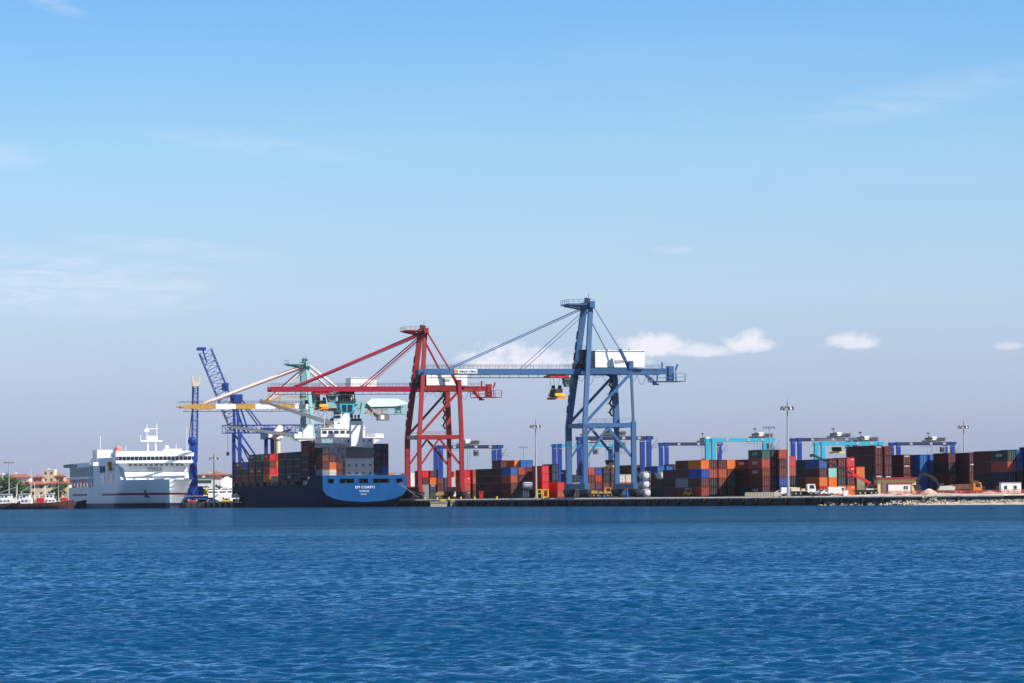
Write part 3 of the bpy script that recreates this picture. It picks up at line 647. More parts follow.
# ================================================================ CONTAINERS
COL = {'or':('orange',(.80,.17,.018)),'rd':('bright red',(.62,.018,.02)),'sa':('salmon red',(.42,.06,.028)),'br':('rust brown',(.23,.045,.02)),'mr':('dark maroon',(.15,.022,.026)),
 'bl':('bright blue',(.012,.12,.42)),'nv':('dark navy',(.02,.04,.085)),'db':('royal blue',(.025,.07,.33)),'gn':('green',(.06,.17,.10)),'dg':('dark green',(.035,.075,.065)),
 'tl':('pale teal',(.25,.55,.50)),'gy':('grey',(.28,.29,.30)),'wh':('white',(.72,.70,.66)),'bk':('nearly black',(.03,.026,.03)),'kh':('khaki',(.28,.25,.16)),'cr':('cream',(.62,.55,.42)),'te':('dark teal',(.03,.11,.12))}
COL = {k: (n, (c[0]*f_, c[1]*f_, c[2]*f_)) for k,(n,c) in COL.items() for f_ in [.52 if max(c) < .25 else (.85 if k in ('rd','sa','db','bl','gn') else .92)]}
CM = {k: mat(n.replace(' ','_')+'_container_paint', c, .5, wear=.35, wcol=(c[0]*.5+.04, c[1]*.5+.02, c[2]*.5+.015), wscale=.7, vary=.2, spec=.1) for k,(n,c) in COL.items()}
LAB = mat('container_marking', (.50,.50,.48), .6, wear=.3)
def cont_mesh(code, L, Hh, var):
    q = MB(); w = 2.44; g = .004
    # corner posts, rails
    for x in (0, w-.16):
        for y in (0, L-.16): q.box(x, x+.16, y, y+.16, g, Hh-g, 0)
        q.box(x, x+.16, .16, L-.16, g, .2, 0); q.box(x, x+.16, .16, L-.16, Hh-.14, Hh-g, 0)
    for y in (0, L-.16):
        q.box(.16, w-.16, y, y+.16, g, .2, 0); q.box(.16, w-.16, y, y+.16, Hh-.16, Hh-g, 0)
    # corrugated sides
    n = int((L-.32)/.56)*2; st = (L-.32)/n
    for x, d in ((.03, 1), (w-.03, -1)):
        vs = []
        for i in range(n+1):
            o = .07*d if i % 2 else 0.0
            vs += [(x+o, .16+i*st, .2), (x+o, .16+i*st, Hh-.14)]
        q.add(vs, [(2*i,2*i+2,2*i+3,2*i+1) if d < 0 else (2*i,2*i+1,2*i+3,2*i+2) for i in range(n)], 0)
    q.add([(0.05,.05,Hh-.05),(w-.05,.05,Hh-.05),(w-.05,L-.05,Hh-.05),(.05,L-.05,Hh-.05)], [(0,1,2,3)], 0)
    q.add([(0.05,.05,.12),(w-.05,.05,.12),(w-.05,L-.05,.12),(.05,L-.05,.12)], [(3,2,1,0)], 0)
    # doors
    q.box(.17, w/2-.02, .05, .09, .22, Hh-.18, 0); q.box(w/2+.02, w-.17, .05, .09, .22, Hh-.18, 0)
    q.box(.16, w-.16, .10, .12, .2, Hh-.15, 2)
    for x in (.45, .95, 1.49, 1.99):
        q.beam((x,.03,.2),(x,.03,Hh-.16),.045,.045,3); q.box(x-.06,x+.06,.0,.045,1.0,1.1,3)
    q.box(.17, w-.17, L-.09, L-.05, .2, Hh-.16, 0)
    if var & 1: q.box(1.35, 2.1, .02, .05, Hh-.75, Hh-.42, 1)
    if var & 2: q.box(.5, 2.0, .02, .05, Hh-.62, Hh-.30, 1)
    if var & 4:
        for k in range(5): q.box(-.005, .02, L*.32+k*.95, L*.32+k*.95+.62, Hh*.42, Hh*.42+.8, 1); 
    if var & 8: q.box(-.005,.02,L*.42,L*.42+1.7,Hh*.45,Hh*.75,1)
    return q.mesh('shipping_container', [CM[code], LAB, M['black'], M['lgrey']])
CMESH = {}; NCONT = [0]
ORD = ['bottom','second','third','fourth','fifth','sixth','seventh']
BAY = ['near end','second bay','third bay','fourth bay','fifth bay']
def al(xl, xr, sr, back=0):
    Dr = F/sr; Xr = at(xr, Dr, 3).x; D = Dr
    for _ in range(30): D = Dr + back + math.tan(A)*(at(xl, D, 3).x - Xr)
    return F/D
def container(code, loc, rz, label, group, L=12.19, Hh=2.59, var=0):
    key = (code, L, Hh, var)
    if key not in CMESH: CMESH[key] = cont_mesh(*key)
    o = bpy.data.objects.new('shipping_container', CMESH[key]); C.objects.link(o)
    o.location = loc; o.rotation_euler = (0,0,rz); NCONT[0] += 1
    return tag(o, label, 'container', group)
crnd = random.Random(11)
YG = 'containers stacked in the terminal yard'
def row(xl, s, phrase, bays, Hh=2.59, L=12.19, var=None, z0=2.75, skip=0):
    D = F/s; b = at(xl, D, z0)
    for bi, st in enumerate(bays):
        for k, code in enumerate(st):
            if code is None or code == '..': continue
            v = crnd.choice([0,0,0,0,1,2,4]) if var is None else crnd.choice([0,var])
            n = len(st)
            tier = 'topmost' if k == n-1 and n > 1 else ORD[k]
            p = b + U*(bi*(L+.25)) + V*crnd.uniform(-.04,.04); p.z = z0 + k*Hh
            lab = f"{COL[code][0]} container, {tier} tier, {'' if len(bays)==1 else BAY[bi]+' of '}{phrase}" if bays else ''
            container(code, p, A, lab, YG, L, Hh, v)

for x_, nm_, cs_ in ((367,'first low stack above the blue stern',['br','mr','br','mr','or']),(374,'second low stack above the blue stern',['br','mr','or','mr','rd']),(381,'third low stack above the blue stern',['br','mr','br','rd']),(388.5,'fourth low stack above the blue stern',['br','mr','mr','or']),(396,'low stack at the right stern corner',['mr','or','wh'])):
    row(x_, 2.5, nm_, [cs_], L=6.06)
row(404.5, 2.5, 'stack left of the red crane near leg', [['br','or','or','or']], z0=2.5, L=6.06)
row(411, 2.55, 'white-topped stack touching the red crane leg', [['sa','or','wh','wh']], z0=2.5, L=6.06)
row(422.6, 2.7, 'stack right beside red crane waterside leg', [['gy','gy','mr','rd']])
row(430, al(430,422.6,2.7), 'second stack right of red crane leg', [['dg','nv','or','mr']])
row(437.5, al(437.5,422.6,2.7), 'khaki-based stack inside red crane portal', [['kh','mr','br']])
row(444.5, al(444.5,422.6,2.7,3), 'dark stack inside the red crane portal', [['bk','mr','nv']])
row(449, 2.72, 'white stack between red crane landside legs', [['mr','wh','wh']], L=6.06)
row(454, 2.6, 'orange-topped stack in the red crane portal', [['te','or','te','or']], L=6.06)
row(464.2, 2.75, 'bright red stack right of the red crane', [['mr','sa','rd','rd']], var=1)
row(473, al(473,464.2,2.75), 'rust stack second right of red crane', [['mr','br','sa','sa']], var=0)
row(502.3, 2.86, 'dark block left of orange-red stack', [['bk','bk','mr','bk'],['bk','mr','bk','bk'],['bk','bk','bk','bk']], var=0)
row(511, 2.95, 'dark block topped by steel blue container', [['br','br','sa','bl']], var=0)
row(518.7, al(518.7,511,2.95), 'narrow stack just right of dark block', [['nv','mr','mr','sa']])
row(525.8, al(525.8,511,2.95), 'stack behind the silver tank container', [['nv','mr','br','br']], var=0)
row(542.2, al(542.2,511,2.98), 'bright red stack behind the yellow frame', [['mr','rd','rd','rd']], Hh=2.68, var=0)
row(501, 2.6, 'tall rear row with a maroon end', [['mr','mr','bk','br','mr']], Hh=2.9, var=0)
row(514.7, al(514.7,501,2.6), 'tall rear row with an orange end', [['mr','bk','bk','br','or']], Hh=2.9, var=0)
row(521, al(521,501,2.6,-2), 'tall rear row, left blue end', [['bk','mr','bk','mr','bl']], Hh=2.9, var=0, L=6.06)
row(527, al(527,501,2.6,-2), 'tall rear row, right blue end', [['bk','mr','bk','bk','bl']], Hh=2.9, var=0, L=6.06)
row(552, al(552,511,2.95,6), 'dark navy stack left of cyan-girdered gantry', [['bk','nv','nv','nv']], Hh=2.85, var=0)
row(557.6, al(557.6,511,2.98), 'low red stack at light blue crane foot', [['sa','rd']], var=0)
row(573, 2.9, 'stack between the blue crane waterside legs', [['bk','kh','nv']], var=0, L=6.06)
row(565.5, 2.65, 'low dark stack behind the blue crane feet', [['bk','mr','nv','bk']], L=6.06)
row(581, 2.7, 'rust stack behind blue crane waterside leg', [['bk','br','mr','br']], L=6.06)
row(416.5, 2.5, 'dark stack behind red crane waterside leg', [['bk','mr','bk']], L=6.06)
row(588.5, 2.88, 'orange-topped stack right of blue crane leg', [['mr','br','mr','sa']], var=0, L=6.06)
row(595.6, al(595.6,588.5,2.88), 'second stack inside the blue crane portal', [['nv','mr','sa','db']], var=0, L=6.06)
row(603.5, al(603.5,588.5,2.88), 'third stack inside the blue crane portal', [['bl','br','bk','bk']], var=0, L=6.06)
row(611, al(611,588.5,2.88), 'dark stack beside blue crane landside leg', [['or','br','nv','br']], var=0, L=6.06)
row(618.8, al(618.8,588.5,2.88), 'white-topped stack behind the landside legs', [['nv','or','wh']], var=0, L=6.06)
row(626.5, al(626.5,588.5,2.88), 'cream-topped stack behind the landside legs', [['bl','or','cr']], var=0, L=6.06)
row(634, 2.7, 'long dark maroon row right of blue crane', [['bk','mr','mr','mr'],['bk','mr','bk','mr']], Hh=2.95, var=0)
row(648, 2.72, 'dark maroon row behind the tank containers', [['bk','mr','bk','mr']], Hh=2.75, var=0)
row(656.5, 3.15, 'dark low row behind the lone white tank', [['mr','bk'],['bk','mr']], var=0)
row(657.8, 2.95, 'stack with the left of two blue ends', [['bk','mr','mr','bl']], var=0)
row(666.4, al(666.4,657.8,2.95), 'stack with the right of two blue ends', [['bk','bk','mr','bl']], var=0)
row(674, 2.78, 'maroon rear stack right of blue ends', [['bk','mr','br','mr']], Hh=2.9, var=0)
row(701.4, 3.5, 'long row ending in orange and blue', [['sa','br','db','or'],['br','gy','br','br'],['mr','bk','mr'],['bk','mr']], var=0)
row(709.6, al(709.6,701.4,3.5), 'second stack right of orange-blue ends', [['bk','bk','sa','mr']], var=0)
row(718.8, al(718.8,701.4,3.5), 'stack with salmon ends over rust container', [['br','br','sa','mr']], var=0)
row(727.5, al(727.5,701.4,3.5), 'stack with a bright orange top end', [['br','gn','br','or']], var=0)
row(762.3, 3.55, 'five-high row with green top end', [['mr','mr','br','sa','gn'],['te','mr','bk','br']], var=4)
row(771.0, al(771.0,762.3,3.55,2), 'blue-topped stack left of lamp mast row', [['bk','nv','mr','mr','nv']], var=0)
row(779.4, al(779.4,762.3,3.55), 'five-high row left of tall lamp mast', [['nv','db','br','mr','sa']], var=0)
row(788.0, al(788.0,762.3,3.55), 'red-topped row at the tall lamp mast', [['bk','bk','sa','rd']], Hh=2.75, var=0)
row(819.6, 3.46, 'row with blue, maroon and orange ends', [['rd','or','mr','bl'],['mr','br','bk','nv'],['mr','bk','br','br']], var=0)
row(829, al(829,819.6,3.46), 'row with the pale teal end', [['or','or','tl','mr']], var=0)
row(838.2, al(838.2,819.6,3.46), 'row with a dark green end', [['or','dg','mr','mr']], Hh=2.66, var=1)
row(847.2, al(847.2,819.6,3.46), 'row with two bright red ends', [['or','mr','rd','rd']], Hh=2.70, var=1)
row(857, al(857,819.6,3.46), 'row ending in one orange container', [['kh','kh','or']], Hh=2.7, var=0)
row(875.4, 3.34, 'five-high maroon row behind truck crane', [['bk','te','mr','mr','mr'],['bk','mr','bk','mr','mr']], Hh=2.95, var=2)
row(884.8, al(884.8,875.4,3.34), 'five-high maroon row left of rightmost gantry', [['bk','bk','mr','mr','mr']], Hh=2.9, var=2)
row(903.6, al(903.6,875.4,3.34), 'maroon row above the yellow house', [['bk','mr','mr','mr']], Hh=2.98, var=2)
row(895, 3.0, 'orange-topped rear stack above yellow house', [['bk','mr','bk','mr','or']], Hh=2.62, var=0)
row(920.2, al(920.2,875.4,3.34), 'row with the left column of blue ends', [['bl','bl','bl','bl']], Hh=2.98, var=0)
row(930.1, al(930.1,875.4,3.34), 'row with the right column of blue ends', [['bl','bl','bl','bl']], Hh=2.98, var=0)
row(948.6, al(948.6,875.4,3.38), 'dark row behind the excavator', [['mr','mr','bk','mr']], Hh=3.05, var=0)
row(969.6, al(969.6,875.4,3.4), 'maroon row behind the orange lorry', [['mr','mr','mr','mr'],['bk','bk','bk','bk']], Hh=3.05, var=2)
row(978.8, al(978.8,875.4,3.4), 'maroon row above the orange lorry cab', [['mr','mr','mr','mr']], Hh=3.08, var=2)
row(1008, 3.72, 'row with green over orange-red ends', [['nv','nv','sa','dg'],['bk','bk','mr','mr']], Hh=2.9, var=4)
row(1017.2, al(1017.2,1008,3.72), 'blue stack at the right edge', [['br','br','bl','bl']], Hh=2.95, var=0)
row(1037.3, 3.75, 'tall dark row cut by right edge', [['bk','mr','mr','mr']], Hh=3.1, var=0)
container('rd', gantries[1][1] - V*1.2 - U*10 - Vector((0,0,2.6)), A, 'red container hanging from the yard gantry behind the red crane', YG, 12.19, 2.59, 0)
# tank containers
M['tankw'] = mat('tank_white', (.55,.55,.54), .45, wear=.3)
def tank(px, py, D, L, label, side='tankw', z=None):
    z = zof(px, py, D) if z is None else z
    b = at(px, D, z); t = thing('tank_container', label, 'tank container', b, A, 'tank containers'); 
    q = MB(); w=2.44; hh=2.55
    q.tube((w/2,.35,hh/2),(w/2,L-.35,hh/2),1.08,n=20,m=0); q.ball((w/2,.4,hh/2),1.08,20,0,(1,.22,1)); q.ball((w/2,L-.4,hh/2),1.08,20,0,(1,.22,1)); q.build('tank', [M[side]], t, smooth=True)
    q = MB()
    for x in (.07,w-.07):
        for y in (.07,L-.07): q.beam((x,y,0),(x,y,hh),.14,.14)
        for zz in (.08,hh-.08): q.beam((x,0,zz),(x,L,zz),.12,.12)
    for y in (.07,L-.07):
        for zz in (.08,hh-.08): q.beam((0,y,zz),(w,y,zz),.12,.12)
    q.build('frame', M['grey'], t)
    q = MB(); q.box(w/2-.3,w/2+.3,L/2-1,L/2+1,hh-.1,hh+.02); q.box(w/2-.25,w/2+.25,.1,.3,.3,.7); q.build('walkway', M['lgrey'], t)
TZ = 2.75
tank(644.5, 0, 1215, 6.06, 'white tank container at the bottom of the three-high tank stack', z=TZ)
tank(643.2, 0, 1222, 6.06, 'white and blue tank container in the middle of the tank stack', z=TZ+2.6)
tank(643.2, 0, 1222, 6.06, 'white tank container on top of the three-high tank stack', z=TZ+5.2)
tank(660.6, 0, 1252, 6.06, 'white tank container lying on the dark maroon row alone', z=TZ+5.2)
# frosted silver tank with its long side showing
D = F/3.15; b = at(523, D, 2.75); t = thing('tank_container', 'silver tank container lying sideways among dark stacks left of lamp mast', 'tank container', (b.x,b.y,b.z+2.6), R(4), 'tank containers')
q = MB(); q.tube((.5,0,1.3),(2.7,0,1.3),1.1,n=18); q.tube((0,0,1.3),(3,0,1.3),.9,n=18); q.build('tank', mat('brushed_silver', (.62,.66,.68), .3, .6, wear=.2), t)
q = MB()
for x in (0,3):
    for y in (-1.2,1.2): q.beam((x,y,0),(x,y,2.6),.14,.14)
for z in (.1,2.5):
    for y in (-1.2,1.2): q.beam((0,y,z),(3,y,z),.12,.12)
q.build('frame', M['dark'], t)
container('nv', (b.x-.2,b.y-1.3,2.75), A, 'small dark navy container under the silver tank container', YG, 6.06, 2.59, 0)
# ================================================================ CONTAINER SHIP
HB = mat('ship_hull_blue', (.004,.062,.19), .6, spec=.1, wear=.35, wcol=(.02,.10,.24), wscale=.25)
HD = mat('ship_hull_shaded_blue', (.008,.026,.065), .8, spec=.05, wear=.4, wcol=(.02,.035,.06), wscale=.15)  # same blue as the stern, darkened to paint the shaded hull sides
HR = mat('hull_antifouling', (.03,.022,.024), .7, wear=.3)
def loft(q, stations, mats_of):
    n = len(stations[0][1]); vs = []
    for y, prof in stations:
        for (w, z) in prof: vs.append((w, y, z))
    o = len(q.v)
    fs = []; ms = []
    for i in range(len(stations)-1):
        for j in range(n-1):
            a = i*n+j; fs.append((a, a+1, a+n+1, a+n)); zz = (stations[i][1][j][1]+stations[i][1][j+1][1]+stations[i+1][1][j][1]+stations[i+1][1][j+1][1])/4
            ms.append(mats_of(zz, stations[i][0]))
    q.v += vs
    for f, m_ in zip(fs, ms): q.f.append(tuple(x+o for x in f)); q.m.append(m_)
    return n, o
def container_ship():
    D = 1392; b = at(365, D, 0); A2 = A
    t = thing('container_ship', 'container ship with a blue stern and shade-darkened hull moored below the red crane', 'container ship', (b.x, b.y, 0), A2)
    u = Vector((-math.sin(A2), math.cos(A2), 0)); v = Vector((math.cos(A2), math.sin(A2), 0))
    ZL = [-1.5, .2, .9, 1.5, 2.2, 3, 4.2, 5.8, 8.0]
    def prof(y):
        r = []
        for z in ZL:
            if y <= 30:                            # stern: bowl that drops below water further forward
                zb = 1.75 - 6*min(1, y/14)
                if z <= zb: w = 0.0; zz = zb
                else:
                    f = min(1, (z-zb)/max(.1, (8.2-zb))*1.25); w = 15*(1-(1-f)**2.6)**(1/2.1) if f > 0 else 0
                    w = w*(1-.0) + (15-w)*min(1, y/30)**.7*.85; zz = z
                r.append((w, zz))
            else:
                w = 15 - .5*max(0, 1.5-z)*.3
                if y > 120:
                    k = (y-120)/80
                    wl = 15*(1-k**1.6); wd = 15*(1-max(0, (y-158)/42)**2.2)
                    f = max(0, min(1, z/8)); w = max(.05, wl*(1-f**.8)+wd*f**.8)
                    if y > 196: w *= .6
                r.append((w, z))
        return r
    st = []
    for y in [0, 3, 7, 12, 18, 24, 31, 60, 90, 120, 130, 140, 150, 158, 165, 172, 179, 186, 192, 197, 200]:
        p = prof(y); full = [(w, z) for w, z in reversed(p)] ; full = full + [(-w, z) for w, z in p]
        st.append((y + 0, full))
    q = MB(); n, o = loft(q, st, lambda z, y: 2 if z < .55 else 1)
    q.f = [tuple(reversed(f)) for f in q.f]
    q.f.append(tuple(range(o, o+n))); q.m.append(0)            # transom
    # deck
    for i in range(len(st)-1): a = o+i*n; q.f.append((a, a+n, a+2*n-1, a+n-1)); q.m.append(3)
    hull = q.build('hull', [HB, HD, HR, M['dark']], t)
    # poop bulwark with openings
    q = MB(); 
    wx = [(-15,-13.1,1),(-13.1,-11,0),(-11,-8.9,1),(-8.9,-3.9,0),(-3.9,-2,1),(-2,1.2,0),(1.2,3,1),(3,8.7,0),(8.7,11.2,1),(11.2,13.4,0),(13.4,15,1)]
    q.box(-15,15,0,.35,8.0,8.35,0); q.box(-15,15,0,.35,9.85,11.1,0)
    for x0,x1,sol in wx:
        if sol: q.box(x0,x1,0,.35,8.35,9.85,0)
    for sx in (-15,14.65): q.box(sx,sx+.35,.36,21,8.0,11.1,1); q.extx([(21,8.0),(27,8.0),(21,11.1)], sx, sx+.35, 1)
    q.box(-14.6,14.6,.4,21,10.2,10.5,2); q.box(-14.6,14.6,9,9.3,8.0,10.2,2)
    for k in range(9): q.tube((-12+k*3,3.5,8),(-12+k*3,3.5,9.4),.35,n=8,m=3 if k%3 else 4)
    q.rail((-14.8,.2,11.1),(14.8,.2,11.1),.9,2,.05,0)
    q.build('bulwark', [HB, HD, M['dark'], M['beige'], M['ochre']], t)
    q = MB(); text_mesh(q, 'EM CORFU', 1.25, (-3.4,-.03,6.5), width=6.8, depth=.04); q.build('ship_name', M['white'], t); q = MB(); text_mesh(q, 'MONROVIA', .75, (-1.9,-.03,5.3), width=3.5, depth=.04); q.build('home_port', M['white'], t); q = MB(); text_mesh(q, 'LIBERIA', .45, (-1.6,-.03,4.35), width=2.2, depth=.04); q.build('home_port', M['white'], t)
    # forecastle
    q = MB()
    fc = [(15*(1-max(0,(y-158)/42)**2.2), y) for y in (176,181,186,191,195,198.5)]
    pts = [(w,y) for w,y in fc] + [(-w,y) for w,y in reversed(fc)]
    q.prism(pts, 8.0, 11.2, 0); q.build('forecastle', HD, t)
    # accommodation
    q = MB()
    q.box(-1,9.2,26,47,8,24.5,0); q.box(-12,12,38,47,8,22.5,0); q.box(-12.3,12.3,37.6,47.3,22.5,22.9,0); 
    for k in range(5):
        z = 10.6+k*2.9
        q.box(-1.4,9.3,25.5,38,z-.12,z+.12,0); q.rail((-1.4,25.6,z+.1),(9.3,25.6,z+.1),1.0,1.4,.05,0)
    for k in range(5):
        for j in range(4): q.box(-.1+j*2.5,.9+j*2.5,25.93,26.0,11.5+k*2.9,12.3+k*2.9,1)
    for k in range(4):
        for j in range(5): q.box(-1.05,-1.0,28+j*3.6,29+j*3.6,11.5+k*2.9,12.4+k*2.9,1)
        for j in range(3): q.box(-10.5+j*2.2,-9.6+j*2.2,37.93,38.0,11.5+k*2.9,12.4+k*2.9,1)
    # outside stairs on the port side
    for k in range(4):
        z = 11+k*2.9; q.beam((-2.2,27+(k%2)*8,z-.3),(-2.2,35-(k%2)*8,z+2.6),.9,.25); q.beam((-2.7,27+(k%2)*8,z+.7),(-2.7,35-(k%2)*8,z+3.6),.12,.7)
    q.build('accommodation', [M['white'], M['glass']], t)
    q = MB(); q.box(-16.3,16.3,40.5,44,24.6,25.0,0); q.box(-7,9,39,47,25,28,0); q.box(-7.3,9.3,38.7,47.3,28,28.3,0)
    for sx in (-1,1): q.extr([(sx*6.4,24.6),(sx*16.3,24.6),(sx*13,22.9),(sx*6.4,22.6)][::sx], 40.8, 43.7, 0); q.box(*(sorted((sx*16.3,sx*13.4))), 40.6,43.9,25,26.2,0); q.rail((sx*7,40.6,25),(sx*13.4,40.6,25),1.1,1.5,.06,0)
    for k in range(7): q.box(-6.5+k*2.2,-4.9+k*2.2,38.93,39,26.2,27.3,1)
    for k in range(3): q.box(-7.06,-7,40+k*2.2,41.6+k*2.2,26.2,27.3,1)
    q.box(-1.5,3.5,41,46,28.3,29.6,0); q.rail((-7,39,28.3),(9,39,28.3),1.0,1.6,.05,0); q.build('bridge', [M['white'], M['glass']], t)
    q = MB(); q.box(.2,4.4,21.8,25.1,21.6,30.4,0); q.box(.5,4.1,22.2,24.8,30.4,31.2,1); q.box(-.6,5.2,21.4,26,21.2,21.6,0)
    for k in range(3): q.tube((1+k*1.2,24,31.3),(1+k*1.2,24,32.6),.35,n=8,m=1)
    q.build('funnel', [M['white'], M['dark']], t)
    q = MB(); q.box(-.9,9.1,25.2,25.9,17.4,21.0,0); q.build('engine_casing', M['grey'], t)
    q = MB(); q.tube((1.5,44,28.3),(1.5,44,38),.22,.1,n=8); q.beam((-.8,44,33),(3.8,44,33),.14,.14); q.beam((0,44,35.5),(3,44,35.5),.12,.12); q.box(.3,2.7,43.6,44.4,31.2,31.5); q.build('radar_mast', M['white'], t); q = MB(); q.tube((-5,42,28.3),(-5,42,33),.08,n=5); q.build('antenna', M['white'], t)
    # hatch coamings and lashing bridges
    q = MB(); q.box(-13.5,13.5,52,172,8,9.4,0)
    for y in (50.5, 64, 78.5, 92, 106.5, 120, 134.5, 148, 161): q.box(-14.4,14.4,y,y+.5,8,11.6,0)
    for k in range(40): q.beam((-14.8,48+k*3.2,8),(-14.8,48+k*3.2,9.1),.06,.06,0)
    q.beam((-14.8,48,9.1),(-14.8,174,9.1),.07,.07,0); q.build('hatch_coaming', M['dark'], t)
    # deck cranes
    def dcrane(x, y, ztop, tip, hook=None):
        q = MB(); q.tube((x,y,8),(x,y,ztop),1.25,1.15,n=14); q.tube((x,y,ztop-.5),(x,y,ztop),1.6,n=14); m_ = q.build('deck_crane', M['beige'], t, smooth=False)
        q = MB(); tp = Vector(tip); s_ = -1 if tip[0] < x else 1
        q.extr([(x-1.7,ztop),(x+1.9,ztop),(x+1.9,ztop+4.6),(x+.4,ztop+5.3),(x-1.7,ztop+2.6)], y-1.5, y+1.5, 0); q.box(x-3.6,x-1.7,y-1.2,y+1.2,ztop+.2,ztop+2.4,0); q.box(x-3.65,x-3.6,y-1,y+1,ztop+.9,ztop+2.0,1)
        h_ = q.build('crane_house', [M['white'], M['glass']], m_)
        q = MB(); root = Vector((x-1.4,y,ztop+.6))
        for dy in (-1.1,1.1): q.beam(root+Vector((0,dy,0)), tp+Vector((0,dy*.4,0)), .5, 1.5, 0, taper=.55)
        for k in range(8): a = root.lerp(tp, k/8+.05); w_ = 1.1-.7*(k/8); q.beam(a+Vector((0,-w_,0)), a+Vector((0,w_,0)), .25, .6, 0)
        q.build('jib', M['grey'], m_)
        q = MB(); q.tube((x+1,y,ztop+5.2), tp+Vector((0,0,.5)), .07, n=4)
        if hook: q.tube(tp, tp-Vector((0,0,hook)), .06, n=4); q.box(tp.x-.5,tp.x+.5,tp.y-.4,tp.y+.4,tp.z-hook-1.3,tp.z-hook)
        q.build('crane_rope', M['dark'], m_)
    dcrane(3.5, 49.2, 28.6, (-26.5, 52, 38.4))
    dcrane(2.0, 105.3, 25.6, (-28, 105.3, 30.2), 9.5)
    dcrane(2.0, 160.0, 26.6, (1.5, 133, 29.4))
    # cargo
    G2 = 'containers loaded on the container ship'
    def put(x, y, z, code, label, L=12.19, var=None):
        p = b + u*y + v*x; container(code, (p.x, p.y, z), A2, label, G2, L, 2.59, crnd.choice([0,0,0,4]) if var is None else var)
    Hh = 2.6
    names = ['bay nearest bridge','second bay from bridge','third bay from bridge','fourth bay from bridge','fifth bay from bridge','sixth bay from bridge','seventh bay from bridge','foremost bay']
    # bays: y start, tiers for the three outer rows (port, second, third), colours
    bays = [(52, 4, ['nv','bk','mr','nv']), (65.6, 4, ['bk','nv','bk','br']), (79.4, 5, ['bk','nv','te','bk','nv']), (93.2, 4, ['nv','bk','mr','nv']),
            (107, 4, ['bk','mr','nv','gn']), (120.8, 4, ['br','br','mr','nv']), (134.6, 3, ['br','nv','db']), (148.4, 3, ['mr','nv','br'])]
    ends = {0: ['nv','bk','nv','te','nv'], 2: ['or','rd','or','rd','gn'], 3: ['or','rd','or','sa'], 5: ['nv','br','mr','or'], 6: ['mr','rd','or','or'], 7: ['br','nv','mr','sa']}
    for bi, (y, n_, cols) in enumerate(bays):
        for r, x in enumerate((-14.7, -12.2)):
            if bi == 2 or (r == 1 and bi not in (3, 5, 6)): continue
            for k in range(n_):
                code = cols[k] if r == 0 else ends.get(bi, cols)[k % len(ends.get(bi, cols))]
                if r == 0 and bi in (3,) and k < 5: code = ['or','rd','br','rd'][k]
                put(x, y, 9.5+k*Hh, code, f"{COL[code][0]} container, {ORD[k]} tier, {'outer' if r == 0 else 'second'} row, {names[bi]} of the ship")
    for k, c in enumerate(['nv','bk','mr','nv']): put(-14.9, 37.2, 9.5+k*Hh, c, f"{COL[c][0]} container, {ORD[k]} tier, port edge right beside the bridge", 12.19, 0)
    # poop stacks
    side = [(-14.9, ['nv','mr','bk','br','br'], 'port edge'), (-12.4, ['gy','mr','br','bk'], 'second row'), (-9.9, ['cr','or','mr'], 'third row'), (-7.4, ['mr','br'], 'fourth row')]
    for x, cols, nm in side:
        for k, c in enumerate(cols): put(x, 21.5 if x < -14 else 12, 10.6+k*Hh-(2.6 if x < -14 else 0)+(.0), c, f"{COL[c][0]} container, {ORD[k]} tier, {nm} on the stern deck", 12.19, 0) if x > -14 else put(x, 24, 8.1+k*Hh+2.6, c, f"{COL[c][0]} container, {ORD[k]} tier, {nm} behind the stern deck", 12.19, 0)
    for x, cols, nm in [(9.6, ['bk','nv','bk','mr','nv'], 'inner starboard row'), (12.2, ['bl','bl','mr','bk','nv'], 'outer starboard row')]:
        for k, c in enumerate(cols): put(x, 26, 9.4+k*Hh, c, f"{COL[c][0]} container, {ORD[k]} tier, {nm} beside the accommodation", 12.19, 0)
    return b
container_ship()
